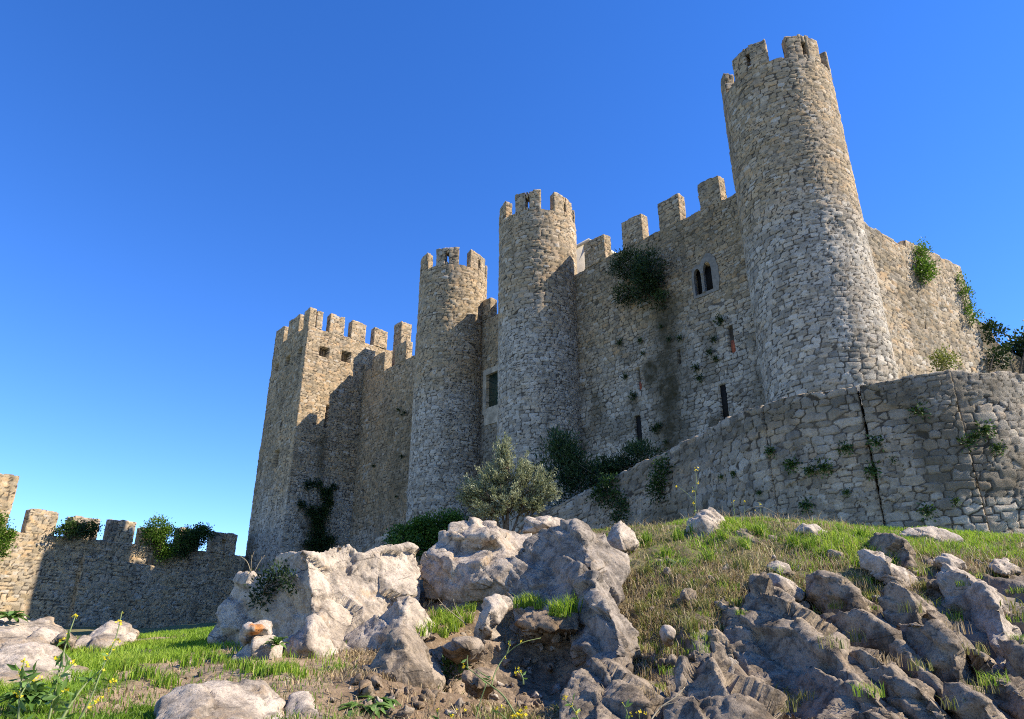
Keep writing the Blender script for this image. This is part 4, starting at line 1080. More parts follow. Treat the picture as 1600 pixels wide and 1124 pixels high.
Q_ = [
 ('pink-grey boulder on the grassy crest, left of the terrace wall joints', 'boulder', [(1068, 832, 13.2), (1072, 815, 13.4), (1090, 802, 13.5), (1108, 797, 13.6), (1125, 806, 13.6), (1142, 822, 13.5), (1150, 838, 13.1), (1110, 845, 12.9)], [(1098, 815, 13.0), (1120, 825, 13.0)], M_lime, 0.9),
 ('leaning dark-faced stone beside the pink-grey crest boulder', 'rock', [(1140, 848, 12.6), (1150, 830, 12.8), (1165, 826, 12.9), (1185, 834, 12.9), (1215, 842, 12.8), (1190, 852, 12.5)], [(1165, 838, 12.5)], M_grey, 0.6),
 ('flat pale stone showing in the grass of the crest, middle of three', 'rock', [(1240, 830, 13.0), (1252, 818, 13.1), (1275, 817, 13.2), (1295, 830, 13.1), (1280, 842, 12.8)], [(1265, 826, 12.8)], M_lime, 0.6),
 ('pointed pale stone standing at the top right of the tall rock fin', 'rock', [(945, 850, 12.2), (952, 825, 12.3), (970, 812, 12.4), (984, 826, 12.5), (1000, 848, 12.4), (975, 862, 12.0)], [(968, 835, 12.0)], M_lime, 0.7),
 ('ragged pale outcrop on the skyline between the blunt boulder and the fin', 'rock', [(815, 830, 13.4), (822, 808, 13.6), (845, 806, 13.7), (870, 808, 13.7), (895, 820, 13.6), (880, 835, 13.3)], [(850, 818, 13.2)], M_lime, 0.8),
 ('pale upright stone standing at the lip of the dark bank', 'rock', [(740, 985, 9.1), (745, 955, 9.2), (762, 935, 9.3), (778, 928, 9.35), (794, 938, 9.4), (798, 950, 9.35), (785, 965, 9.2), (770, 985, 9.0), (752, 990, 8.95)], [(765, 955, 8.9), (758, 972, 8.85), (780, 945, 9.1)], M_lime, 0.5),
 ('flat dark stone jutting from the bank below the pale upright stone', 'rock', [(688, 1010, 8.2), (702, 1000, 8.2), (730, 994, 8.25), (752, 998, 8.3), (758, 1010, 8.2), (735, 1020, 8.0), (705, 1020, 8.0)], [(725, 1008, 7.85)], M_grey, 0.6),
 ('row of small grey stones under the grass tuft, at the lip of the bank', 'rock', [(805, 972, 9.2), (820, 958, 9.3), (850, 955, 9.4), (880, 950, 9.4), (902, 955, 9.3), (905, 985, 8.9), (870, 985, 8.8), (830, 980, 8.9)], [(850, 970, 8.9), (880, 968, 8.95)], M_brown, 0.6),
 ('crumbling brown hollow of earth and stone in the dark bank', 'rock', [(694, 1030, 8.7), (740, 1004, 8.8), (800, 984, 8.9), (860, 980, 8.9), (918, 985, 8.8), (940, 1040, 8.4), (935, 1100, 7.8), (900, 1165, 7.2), (760, 1165, 7.2), (695, 1110, 7.9)], [(800, 1006, 9.2), (860, 1002, 9.35), (900, 1008, 9.2), (850, 1040, 9.25), (885, 1060, 8.95), (800, 1050, 8.95), (756, 1045, 8.9), (820, 1090, 8.6), (740, 1090, 8.4), (880, 1100, 8.5)], M_brown, 0.8),
 ('dirty tan rock half buried at the left of the dark bank', 'rock', [(720, 1060, 7.4), (728, 1045, 7.5), (750, 1040, 7.6), (770, 1050, 7.6), (775, 1070, 7.3), (745, 1080, 7.1)], [(748, 1058, 7.2)], M_brown, 0.5),
 ('broad whitish boulder nearest the path in the bottom left corner region', 'boulder', [(225, 1150, 5.6), (240, 1120, 5.9), (248, 1092, 6.2), (275, 1075, 6.4), (318, 1062, 6.6), (345, 1064, 6.7), (370, 1072, 6.7), (410, 1068, 6.8), (430, 1085, 6.7), (450, 1105, 6.5), (460, 1150, 6.0), (340, 1160, 5.2)], [(300, 1085, 6.1), (300, 1115, 5.75), (360, 1090, 6.2), (400, 1100, 6.1), (350, 1125, 5.7)], M_lime, 0.9),
 ('flat whitish rock running right from the broad boulder nearest the path', 'rock', [(440, 1150, 6.0), (445, 1110, 6.4), (455, 1088, 6.6), (475, 1084, 6.7), (500, 1098, 6.7), (530, 1108, 6.6), (550, 1150, 6.1)], [(480, 1105, 6.2), (510, 1125, 6.1)], M_lime, 0.7),
 ('big whitish slab at the left edge with weeds in front of it', 'boulder', [(-40, 1090, 8.0), (-30, 1030, 8.8), (10, 1012, 9.1), (50, 1004, 9.3), (90, 1010, 9.4), (115, 1025, 9.3), (150, 1045, 9.1), (158, 1060, 8.9), (120, 1075, 8.4), (40, 1090, 8.0)], [(40, 1025, 8.7), (95, 1035, 8.8), (60, 1055, 8.3), (10, 1060, 8.2)], M_lime, 1.0),
 ('low white rock at the far left, behind the big whitish slab', 'boulder', [(-60, 1025, 11.5), (-50, 975, 12.5), (0, 965, 13), (40, 962, 13.2), (75, 968, 13.2), (105, 985, 13.0), (90, 1005, 12.0), (50, 1012, 11.3), (0, 1020, 11.2)], [(20, 985, 12.2), (65, 985, 12.3)], M_lime, 1.2),
 ('rounded white rock in front of the shaded rampart', 'boulder', [(110, 1015, 11.6), (120, 995, 12.1), (145, 980, 12.4), (172, 968, 12.6), (195, 975, 12.7), (222, 986, 12.6), (210, 1000, 12.0), (170, 1018, 11.4)], [(165, 988, 11.9), (150, 1003, 11.5), (195, 990, 12.0)], M_lime, 1.0),
 ('small dark stone between the low white rock and the rounded white one', 'rock', [(78, 1005, 11.4), (90, 990, 11.6), (108, 983, 11.7), (120, 995, 11.6), (112, 1010, 11.3)], [(98, 998, 11.3)], M_grey, 0.5),
 ('long flat pale ledge in the grass at the foot of the terrace wall', 'rock', [(1400, 838, 14.3), (1420, 824, 14.5), (1455, 822, 14.7), (1490, 832, 14.8), (1512, 845, 14.7), (1480, 850, 14.3)], [(1450, 836, 14.2)], M_lime, 0.6),
 ('pale stone topmost on the right-hand slope, above the huge sloping rock', 'rock', [(1455, 875, 11.8), (1462, 865, 11.9), (1485, 864, 12.0), (1510, 878, 11.9), (1490, 895, 11.5)], [(1482, 876, 11.6)], M_lime, 0.5),
 ('buff stone in thin grass near the right edge', 'rock', [(1540, 885, 12.2), (1552, 870, 12.4), (1575, 874, 12.5), (1590, 890, 12.2), (1565, 898, 11.9)], [(1562, 882, 12.0)], M_lime, 0.5),
 ('little white stone in the dry grass left of the squarish cracked stone', 'rock', [(1032, 985, 8.6), (1038, 976, 8.65), (1050, 975, 8.7), (1058, 985, 8.6), (1052, 1000, 8.4), (1038, 998, 8.4)], [(1045, 986, 8.4)], M_lime, 0.25),
 ('small flat stone high on the grassy slope, left of the lone dark lump', 'rock', [(1196, 885, 11.2), (1212, 876, 11.3), (1232, 882, 11.2), (1240, 896, 11.0), (1215, 896, 10.9)], [(1215, 886, 10.95)], M_lime, 0.4),
]
for i, (lb, nm, ol, inn, m, th) in enumerate(Q_):
    big = len(ol) > 8 or th > 0.85
    sculpt(nm, lb, nm, ol, inn, m, th, 0.03 if big else 0.024, 80 + i, 0.12 if big else 0.07, 0.3)

# angular blocks scattered over the broken slope
blk = []
for i in range(6):
    r = np.random.default_rng(500 + i)
    import bmesh
    bm = bmesh.new()
    for p in unit_(r.normal(size=(12, 3))) * np.array([1.0, 0.7, 0.55]) * r.uniform(0.8, 1.15, (12, 1)) * 0.25:
        bm.verts.new(p)
    bmesh.ops.convex_hull(bm, input=bm.verts)
    used = [v for v in bm.verts if v.link_faces]; ix = {v: k for k, v in enumerate(used)}
    V = [tuple(v.co) for v in used]; F = [[ix[v] for v in f.verts] for f in bm.faces]; bm.free()
    blk.append(rough_rock(V, F, 0.02, 500 + i, 0.06, 'rock', M_grey if i % 3 else M_mid, np.zeros(3)))
rb_ = np.random.default_rng(12); nb_ = 0
while nb_ < 60:
    px, py = rb_.uniform(1000, 1598), rb_.uniform(872, 1122)
    if py < 890 + 0.16 * abs(px - 1330) + rb_.uniform(-30, 60):
        continue
    o = blk[nb_] if nb_ < 6 else blk[nb_ % 6].copy()
    if nb_ >= 6:
        sc.collection.objects.link(o)
    k = rb_.uniform(0.2, 0.85) ** 1.5 + 0.1
    p = place(px, py, 15); o.location = p
    o.rotation_euler = (rb_.uniform(-0.5, 0.5), 0.6 + rb_.uniform(-0.4, 0.4), rb_.uniform(-0.5, 0.9) - 1.2); o.scale = (k, k * rb_.uniform(0.7, 1.2), k)
    tag(o, 'angular broken rock lying among the slabs of the lower slope', 'rock', 'broken rocks among the slabs'); nb_ += 1

bpy.context.view_layer.update()
SOLID = [o for o in sc.objects if o.type == 'MESH' and o.parent is None and o.get('group') != 'broken rocks among the slabs' and o.name.split('.')[0] in ('ground', 'rock', 'boulder', 'rock_slab', 'rock_fin')]
HITOBJ = [None]
def hit(px, py):
    """where the line of sight of a picture point first meets the ground or a rock"""
    r = Vector(ray(px, py)).normalized(); best = None; HITOBJ[0] = None
    for o in SOLID:
        ok, loc, nor, idx = o.ray_cast(-o.location, r, distance=60)
        if ok and (best is None or (loc + o.location).length < best.length):
            best = loc + o.location; HITOBJ[0] = o
    return np.array(best) if best is not None else place(px, py)

# ================================================================== PLANTS
rng = np.random.default_rng(7)
def mat_leaf(name, a, b, c=None, trans=0.35, rough=0.55):
    """leaf colour runs from a to b with the leaf's own random 'tone'"""
    t = NT(name)
    col = t.ramp(t.attr('tone'), [(0.0, a), (0.6, b), (1.0, c or tuple(x * 1.35 for x in b))])
    t.setin(t.b.inputs['Base Color'], col)
    t.b.inputs['Roughness'].default_value = rough
    t.b.inputs['Specular IOR Level'].default_value = 0.3
    tr = t.n('ShaderNodeBsdfTranslucent'); t.l(col, tr.inputs['Color'])
    mx = t.n('ShaderNodeMixShader'); mx.inputs[0].default_value = trans
    t.l(t.b.outputs[0], mx.inputs[1]); t.l(tr.outputs[0], mx.inputs[2])
    t.l(mx.outputs[0], t.t.nodes['Material Output'].inputs['Surface'])
    return t.m
M_grass = mat_leaf('green_grass', (0.09, 0.17, 0.014), (0.22, 0.35, 0.025), (0.40, 0.46, 0.07), 0.45)
M_dry = mat_leaf('dry_grass', (0.16, 0.11, 0.055), (0.36, 0.265, 0.135), (0.52, 0.41, 0.23), 0.3)
M_mixg = mat_leaf('fading_grass', (0.10, 0.13, 0.02), (0.19, 0.21, 0.045), (0.36, 0.30, 0.12), 0.35)
M_ivy = mat_leaf('ivy_leaves', (0.015, 0.035, 0.008), (0.04, 0.085, 0.015), (0.10, 0.15, 0.03), 0.25)
M_hedge = mat_leaf('hedge_leaves', (0.03, 0.07, 0.01), (0.07, 0.14, 0.018), (0.15, 0.23, 0.04), 0.3)
M_ivyb = mat_leaf('bright_ivy_leaves', (0.05, 0.11, 0.01), (0.12, 0.21, 0.02), (0.22, 0.30, 0.04), 0.35)
M_bush = mat_leaf('dark_bush_leaves', (0.012, 0.028, 0.008), (0.03, 0.06, 0.015), (0.07, 0.11, 0.03), 0.25)
M_olive = mat_leaf('olive_leaves', (0.10, 0.12, 0.05), (0.25, 0.27, 0.14), (0.48, 0.48, 0.32), 0.3)
M_bark = mat_plain('bark', (0.11, 0.085, 0.06), 0.9, 0.35, 14)
M_stem = mat_leaf('green_stem', (0.12, 0.16, 0.05), (0.17, 0.21, 0.07), None, 0.1)
M_straw = mat_leaf('dry_stem', (0.26, 0.20, 0.12), (0.36, 0.29, 0.18), None, 0.1)
M_yellow = mat_leaf('yellow_petals', (0.62, 0.46, 0.01), (0.78, 0.62, 0.02), None, 0.3)
M_herb = mat_leaf('herb_leaves', (0.07, 0.14, 0.025), (0.13, 0.23, 0.045), (0.20, 0.30, 0.09), 0.35)

def unit(v):
    return v / np.maximum(np.linalg.norm(v, axis=-1, keepdims=True), 1e-9)
def leaves(mb, P, D, L, W, tone, fold=0.25):
    """one folded leaf per point: P base, D direction, L length, W width"""
    n = len(P); D = unit(D)
    r = unit(rng.normal(size=(n, 3))); side = unit(np.cross(D, r)); up = np.cross(side, D)
    L = np.broadcast_to(np.asarray(L, float), (n,))[:, None]; W = np.broadcast_to(np.asarray(W, float), (n,))[:, None]
    mid = P + D * L * 0.5
    V = np.stack([P, mid + side * W * .5 + up * W * fold, P + D * L, mid - side * W * .5 + up * W * fold], 1)
    i = np.arange(n)[:, None] * 4
    F = np.concatenate([i + np.array([[0, 1, 2]]), i + np.array([[0, 2, 3]])])
    mb.add(V.reshape(-1, 3), F, tone=np.repeat(np.broadcast_to(tone, (n,)), 4))
def blades(mb, P, H, W, lean, tone):
    """grass blades: two joints, tapering, bent over"""
    n = len(P); a = rng.uniform(0, 2 * math.pi, n)
    d = np.stack([np.cos(a), np.sin(a), np.zeros(n)], 1); b = rng.uniform(0, 2 * math.pi, n)
    s = np.stack([np.cos(b), np.sin(b), np.zeros(n)], 1)
    H = np.broadcast_to(np.asarray(H, float), (n,))[:, None]; W = np.broadcast_to(np.asarray(W, float), (n,))[:, None]
    lean = np.broadcast_to(np.asarray(lean, float), (n,))[:, None]
    z = np.array([0, 0, 1.0])
    m = P + z * H * 0.55 + d * H * lean * 0.3; t = P + z * H * (1 - 0.25 * lean) + d * H * lean
    V = np.stack([P - s * W / 2 - z * 0.02, P + s * W / 2 - z * 0.02, m + s * W * .38, m - s * W * .38, t], 1)
    i = np.arange(n)[:, None] * 5
    F = [i + np.array([[0, 1, 2]]), i + np.array([[0, 2, 3]]), i + np.array([[3, 2, 4]])]
    mb.add(V.reshape(-1, 3), np.concatenate(F), tone=np.repeat(np.broadcast_to(tone, (n,)), 5))

def scatter(n, az0, az1, d0, d1, dens):
    """n tries, thinning out with distance; dens(x, y) in 0..1 decides what grows"""
    az = np.radians(rng.uniform(az0, az1, n)); d = d0 * (d1 / d0) ** rng.uniform(0, 1, n)
    x, y = d * np.sin(az), d * np.cos(az)
    k = rng.uniform(0, 1, n) < dens(x, y)
    x, y = x[k], y[k]
    return np.stack([x, y, ground_h(x, y)], 1), d[k]
# the meadow
def dens_l(x, y):
    s = soilmask(x, y)
    return GL(x, y) * (1 - 0.93 * s) * (0.35 + 0.65 * sstep(0.35, 0.6, vn2(x * 1.1, y * 1.1, 90)))
P, d = scatter(230000, -42, 0, 4.6, 26, dens_l)
n = len(P)
mb = MB()
patch = vn2(P[:, 0] * 0.9, P[:, 1] * 0.9, 91)
blades(mb, P, (0.05 + 0.07 * patch + 0.05 * rng.uniform(0, 1, n)) * 0.85, 0.0045 + 0.0008 * d, rng.uniform(0.1, 0.8, n), np.clip(0.35 * rng.uniform(0, 1, n) + 0.65 * patch, 0, 1))
tag(mb.build('grass', M_grass, None), kind='stuff')
P, d = scatter(50000, -42, 0, 4.2, 30, lambda x, y: GL(x, y) * (0.10 + 0.35 * soilmask(x, y)))
n = len(P); mb = MB()
blades(mb, P, 0.03 + 0.05 * rng.uniform(0, 1, n), 0.004 + 0.0007 * d, rng.uniform(0.4, 1.3, n), rng.uniform(0, 1, n))
tag(mb.build('dry_grass', M_dry, None), kind='stuff')
# the crest and slope on the right
def dens_r(x, y):
    return sstep(0.4, 1.3, x - 0.02 * y) * (1 - rockmask(x, y)) * sstep(5.0, 7.0, y) * (1 - inside(x, y, TPOLY))
P, d = scatter(230000, 2, 42, 6.5, 27, lambda x, y: dens_r(x, y) * (0.15 + 0.85 * sstep(10.0, 12.0, y + 2.4 * (vn2(x * 0.8, y * 0.8, 92) - 0.5))) * (0.06 + 0.94 * sstep(0.38, 0.66, fbm2(x * 0.8, y * 0.8, 4, 93) * 0.5 + 0.5)))
n = len(P); mb = MB(); patch = np.clip(fbm2(P[:, 0] * 0.8, P[:, 1] * 0.8, 4, 93) * 0.9 + 0.5, 0, 1)
blades(mb, P, 0.05 + 0.17 * patch * rng.uniform(0.2, 1, n), 0.0045 + 0.0007 * d, rng.uniform(0.2, 0.9, n), np.clip(0.4 * rng.uniform(0, 1, n) + 0.6 * patch, 0, 1))
tag(mb.build('grass', M_grass, None), kind='stuff')
P, d = scatter(170000, 2, 42, 5.5, 17, lambda x, y: dens_r(x, y) * (0.15 + 0.85 * sstep(12.6, 10.2, y)) * (0.3 + 0.7 * sstep(0.35, 0.6, vn2(x * 1.3, y * 1.3, 94))))
n = len(P); mb = MB()
blades(mb, P, 0.04 + 0.10 * rng.uniform(0, 1, n) ** 1.5, 0.004 + 0.0006 * d, rng.uniform(0.3, 1.6, n), rng.uniform(0, 1, n))
tag(mb.build('dry_grass', M_dry, None), kind='stuff')
P, d = scatter(22000, 2, 42, 5.5, 17, lambda x, y: dens_r(x, y) * (0.3 + 0.7 * sstep(0.4, 0.6, vn2(x * 1.1, y * 1.1, 95))))
n = len(P); mb = MB()
blades(mb, P, 0.04 + 0.10 * rng.uniform(0, 1, n), 0.006 + 0.0009 * d, rng.uniform(0.3, 1.2, n), rng.uniform(0, 1, n))
tag(mb.build('fading_grass', M_mixg, None), kind='stuff')
P, d = scatter(70000, -17, 12, 4.8, 12, lambda x, y: (1 - GL(x, y)) * sstep(1.6, 0.6, x - 0.02 * y) * (0.08 + 0.92 * sstep(0.0, 0.35, fbm2(x * 1.1, y * 1.1, 4, 97))))
n = len(P); mb = MB()
blades(mb, P, 0.03 + 0.10 * rng.uniform(0, 1, n) ** 2, 0.004 + 0.0007 * d, rng.uniform(0.4, 1.8, n), rng.uniform(0, 1, n))
tag(mb.build('dry_grass', M_dry, None), kind='stuff')
P, d = scatter(9000, 3, 42, 6.5, 17, lambda x, y: dens_r(x, y) * sstep(0.35, 0.7, vn2(x * 0.7, y * 0.7, 98)))
n = len(P); mb = MB()
blades(mb, P, 0.12 + 0.22 * rng.uniform(0, 1, n) ** 1.5, 0.004 + 0.0005 * d, rng.uniform(0.2, 1.2, n), rng.uniform(0.3, 1, n))
tag(mb.build('dry_grass', M_dry, None), kind='stuff')
# thin growth in the cracks of the bedrock and on the dark bank
P, d = scatter(42000, -10, 42, 5.2, 11, lambda x, y: sstep(-0.9, 0.3, x - 0.02 * y) * sstep(0.58, 0.75, vn2(x * 1.5, y * 1.5, 96)) * (0.35 + 0.65 * (rockmask(x, y) < 0.5)))
n = len(P); mb = MB()
blades(mb, P, 0.05 + 0.11 * rng.uniform(0, 1, n), 0.006 + 0.0009 * d, rng.uniform(0.3, 1.2, n), rng.uniform(0, 1, n))
tag(mb.build('fading_grass', M_mixg, None), kind='stuff')

# ---- tufts, one mesh shared by their copies
def tuft_mesh(h, n, mat, w=0.012, spread=0.09):
    mb = MB(); r = np.sqrt(rng.uniform(0, 1, n)) * spread; a = rng.uniform(0, 6.283, n)
    blades(mb, np.stack([r * np.cos(a), r * np.sin(a), np.zeros(n)], 1), h * rng.uniform(0.45, 1, n), w, rng.uniform(0.1, 0.9, n), rng.uniform(0, 1, n))
    return mb.build('grass_tuft', mat, None)
def spread_copies(src, spots, label, cat, group, smin=0.8, smax=1.2):
    for i, p in enumerate(spots):
        o = src if i == 0 else src.copy()
        if i:
            sc.collection.objects.link(o)
        o.location = p; o.rotation_euler = (0, 0, rng.uniform(0, 6.28)); k = rng.uniform(smin, smax); o.scale = (k, k, k)
        tag(o, label, cat, group)
tg1 = tuft_mesh(0.30, 90, M_grass)
spread_copies(tg1, [place(*q) for q in ((1085, 835), (1130, 845), (1190, 838), (1240, 855), (1060, 845), (1010, 850), (1265, 862), (1310, 838), (1380, 850), (1455, 858), (1530, 862), (1580, 868), (1165, 860), (1040, 875), (1345, 845), (1220, 905), (1110, 880), (1290, 870), (1490, 865))],
              'bushy tuft of bright green grass on the crest below the terrace wall', 'grass tuft', 'green tufts along the crest')
tg2 = tuft_mesh(0.24, 70, M_grass)
spread_copies(tg2, [hit(880, 962), hit(868, 960), hit(893, 955)], 'spiky green grass tuft at the lip of the dark bank under the tall rock fin', 'grass tuft', 'tufts under the rock fin')
tg3 = tuft_mesh(0.2, 60, M_grass)
spread_copies(tg3, [hit(660, 992), hit(674, 986), hit(690, 995), hit(705, 985), hit(700, 970), hit(720, 962), hit(735, 955), hit(715, 978), hit(690, 975), hit(680, 968), hit(728, 972), hit(845, 950), hit(830, 945), hit(812, 948)], 'green grass tuft right of the triangular pointed rock', 'grass tuft', 'tufts by the triangular rock')
tg4 = tuft_mesh(0.22, 70, M_mixg)
spread_copies(tg4, [place(*q) for q in ((1060, 905), (1085, 925), (1005, 960), (1030, 935), (1130, 915), (1160, 890), (1100, 955), (1270, 940), (1330, 920), (1440, 925), (1050, 1010), (1080, 985), (1010, 900))],
              'straw-tinged grass tuft among the dry grass of the slope', 'grass tuft', 'fading tufts on the slope')
tg5 = tuft_mesh(0.13, 34, M_mixg, 0.008, 0.12)
spread_copies(tg5, [hit(*q) for q in ((1300, 1010), (1345, 1000), (1440, 1045), (1500, 955), (1525, 1020), (1240, 1100), (1268, 1092), (1225, 1108), (1490, 1105), (1535, 1078), (1420, 955), (1360, 930), (1310, 945))],
              'thin tuft of grass growing in a crack of the lower rocks', 'grass tuft', 'tufts in the cracks of the lower rocks')
cand = []
while len(cand) < 90:
    q = (rng.uniform(990, 1598), rng.uniform(880, 1118)); p = hit(*q)
    if HITOBJ[0] is not None and (HITOBJ[0].name == 'ground' or rng.uniform() < 0.06):
        cand.append(p)
tg7 = tuft_mesh(0.15, 50, M_dry, 0.007, 0.14)
spread_copies(tg7, cand[:45], 'dry straw-coloured grass tuft wedged between the slabs of the slope', 'grass tuft', 'dry tufts between the slabs', 0.6, 1.3)
tg8 = tuft_mesh(0.13, 45, M_grass, 0.008, 0.12)
spread_copies(tg8, cand[45:], 'little green grass tuft growing between the slabs of the slope', 'grass tuft', 'green tufts between the slabs', 0.6, 1.3)
tg6 = tuft_mesh(0.16, 80, M_grass, 0.012, 0.12)
spread_copies(tg6, [hit(*q) for q in ((365, 1045), (395, 1048), (430, 1052), (345, 1035), (465, 1058), (320, 1030), (412, 1058), (300, 1040), (450, 1050), (225, 1060), (258, 1072), (200, 1045))],
              'short lush grass tuft at the foot of the pale boulders on the meadow', 'grass tuft', 'tufts at the foot of the boulders')

# ---- leafy masses: clusters of leaves round an uneven body
def clumpy(center, rad, ncl, nleaf, L, W, crad, seed, upw=0.3, outw=0.6, shell=0.55, droop=0.0):
    r = np.random.default_rng(seed)
    dirs = unit(r.normal(size=(ncl, 3)))
    rr = (shell + (1 - shell) * r.uniform(0, 1, ncl) ** 0.7) * (0.75 + 0.5 * vn3(dirs * 1.7 + seed, seed))
    C = np.asarray(center) + dirs * rr[:, None] * np.asarray(rad)
    k = r.integers(0, ncl, nleaf)
    off = r.normal(size=(nleaf, 3)) * crad
    P = C[k] + off
    D = unit(off) * 0.6 + dirs[k] * outw + np.array([0, 0, upw - droop]) + r.normal(size=(nleaf, 3)) * 0.5
    tone = np.clip(0.25 * r.uniform(0, 1, nleaf) + 0.5 * r.uniform(0, 1, ncl)[k] + 0.25 * dirs[k][:, 2], 0, 1)
    return P, D, L * r.uniform(0.6, 1.2, nleaf), W * r.uniform(0.7, 1.2, nleaf), tone, C
def twigs(mb, root, C, rad, seed, every=1, sag=0.15):
    r = np.random.default_rng(seed)
    for c in C[::every]:
        m = (np.asarray(root) + c) / 2 + r.normal(size=3) * sag * np.linalg.norm(c - root)
        t = np.linspace(0, 1, 6)[:, None]
        q = (1 - t) ** 2 * root + 2 * t * (1 - t) * m + t * t * c
        tube(mb, q, rad * (1 - 0.85 * t[:, 0]), 5)
def plant(name, label, cat, root, bodies, mat, L, W, twig=0.02, group=None, seed=1, part='crown', every=4, upw=0.3, woody='trunk'):
    root = np.asarray(root, float)
    t = empty(name, root, label, cat, group)
    mb = MB(); tw_ = MB()
    for i, (c, rad, ncl, nl, crad) in enumerate(bodies):
        P, D, LL, WW, tone, C = clumpy(c, rad, ncl, nl, L, W, crad, seed * 10 + i, upw)
        leaves(mb, P, D, LL, WW, tone)
        twigs(tw_, root, C, twig, seed * 10 + i, every)
    mb.build(part, mat, t)
    tw_.build(woody, M_bark, t)
    return t

# olive in front of the terrace wall
ob = at(792, 830, 20.5); ob[2] = hg(ob[0], ob[1]) - 0.05
oc = at(795, 765, 20.5)
ot = empty('olive_tree', ob, 'bushy grey-green olive tree rising behind the rocks, sunlit', 'tree')
mb = MB(); allt = MB()
ro = np.random.default_rng(77)
lobes = [(786, 705, 0.32, 0.55, 34), (770, 745, 0.55, 0.5, 44), (822, 735, 0.5, 0.5, 42), (852, 752, 0.36, 0.42, 30), (742, 762, 0.42, 0.36, 30), (800, 775, 0.75, 0.5, 60), (760, 795, 0.6, 0.35, 34), (838, 785, 0.45, 0.35, 30), (728, 772, 0.3, 0.2, 14), (864, 768, 0.25, 0.25, 14)]
for (px, py, rx, rz, nb) in lobes:
    c = at(px, py, 20.4)
    for b in range(int(nb * 1.4)):
        e = unit(ro.normal(size=3)) * np.array([rx, rx, rz]) * ro.uniform(0.2, 1.25)
        tip = c + e
        fork = ob + np.array([0, 0, 0.9]) + (c - ob - np.array([0, 0, 0.9])) * 0.55 + ro.normal(size=3) * 0.12
        tt = np.linspace(0, 1, 7)[:, None]
        mid = (fork + tip) / 2 + ro.normal(size=3) * 0.12
        q = (1 - tt) ** 2 * fork + 2 * tt * (1 - tt) * mid + tt * tt * tip
        tube(allt, q, 0.011 * (1 - 0.8 * tt[:, 0]), 4)
        m = int(ro.integers(38, 80))
        f = ro.uniform(0.35, 1.0, m) ** 0.7
        P = (1 - f[:, None]) ** 2 * fork + 2 * f[:, None] * (1 - f[:, None]) * mid + f[:, None] ** 2 * tip + ro.normal(size=(m, 3)) * 0.035
        D = unit(tip - mid) * 0.9 + ro.normal(size=(m, 3)) * 0.6 + np.array([0, 0, 0.25])
        leaves(mb, P, D, 0.10 * ro.uniform(0.6, 1.2, m), 0.028, np.clip(ro.uniform(0, 1, m) * 0.6 + ro.uniform(0, 0.4), 0, 1), 0.1)
mb.build('crown', M_olive, ot)
for q in ((-0.5, 0.0, 1.5), (0.45, 0.1, 1.4), (0.05, -0.1, 1.9), (-0.2, 0.15, 1.7), (0.8, 0, 1.2)):
    e = ob + np.array(q); tube(allt, [ob + np.array([0, 0, 0.25]), ob + np.array(q) * 0.4 + np.array([0, 0, 0.1]), e], [0.06, 0.04, 0.015], 7)
tube(allt, [ob, ob + np.array([0.05, 0, 0.3]), ob + np.array([-0.02, 0, 0.7]), ob + np.array([0.02, 0.0, 1.3])], [0.09, 0.075, 0.06, 0.03], 8)
allt.build('trunk', M_bark, ot)

def wall_pt(px, py, n):
    r = ray(px, py); A = np.array([[r[0], -S[0]], [r[1], -S[1]]]); k, s_ = np.linalg.solve(A, P2 + n * N)
    return r * k
# shrubs rooted in the masonry and on the terrace
plant('wall_shrub', 'large dark green bush growing out of the long curtain wall', 'bush', wall_pt(1010, 462, NF - 0.1),
      [(wall_pt(985, 415, NF + 0.55), (0.8, 0.8, 0.75), 34, 2100, 0.17), (wall_pt(1018, 418, NF + 0.7), (0.75, 0.75, 0.8), 34, 2100, 0.17), (wall_pt(1005, 450, NF + 0.6), (0.7, 0.7, 0.6), 28, 1500, 0.17), (wall_pt(975, 462, NF + 0.4), (0.55, 0.5, 0.4), 20, 700, 0.15), (wall_pt(1030, 470, NF + 0.3), (0.35, 0.4, 0.4), 14, 400, 0.13)],
      M_bush, 0.15, 0.06, 0.02, seed=21, woody='stem')
def onpath(px, back):
    u = path_cut(px, 720); q = TP.at(u); d = TP.at(u + .2)[:2] - TP.at(u - .2)[:2]; d /= np.hypot(*d)
    return np.array([q[0] - d[1] * back, q[1] + d[0] * back, q[2]])
b0 = onpath(905, 3.2)
plant('oleander_bush', 'tall dark bush on the terrace, right behind the olive tree', 'bush', np.array([b0[0], b0[1], b0[2] - 0.4]),
      [(at(882, 708, 26), (0.5, 0.5, 0.8), 30, 1300, 0.14), (at(875, 745, 26), (0.9, 0.9, 1.1), 40, 2200, 0.2), (at(912, 748, 26), (0.7, 0.7, 0.55), 34, 1500, 0.17), (at(868, 688, 26.4), (0.25, 0.25, 0.5), 10, 260, 0.1)],
      M_bush, 0.2, 0.05, 0.025, seed=22, upw=0.8, woody='stem')
b1 = onpath(990, 2.2)
plant('oleander_bush', 'lower dark bush on the terrace beside the arrow slit', 'bush', np.array([b1[0], b1[1], b1[2] - 0.4]),
      [(at(955, 735, 26.8), (0.55, 0.5, 0.45), 26, 1000, 0.14), (at(985, 718, 26.2), (0.6, 0.5, 0.5), 30, 1200, 0.14), (at(1010, 712, 25.4), (0.4, 0.4, 0.45), 22, 700, 0.13), (at(970, 742, 26.6), (0.7, 0.5, 0.35), 28, 1000, 0.14), (at(930, 748, 27.2), (0.55, 0.5, 0.4), 24, 800, 0.14)],
      M_bush, 0.17, 0.045, 0.02, seed=23, upw=0.8, woody='stem')
hb = at(665, 830, 31)
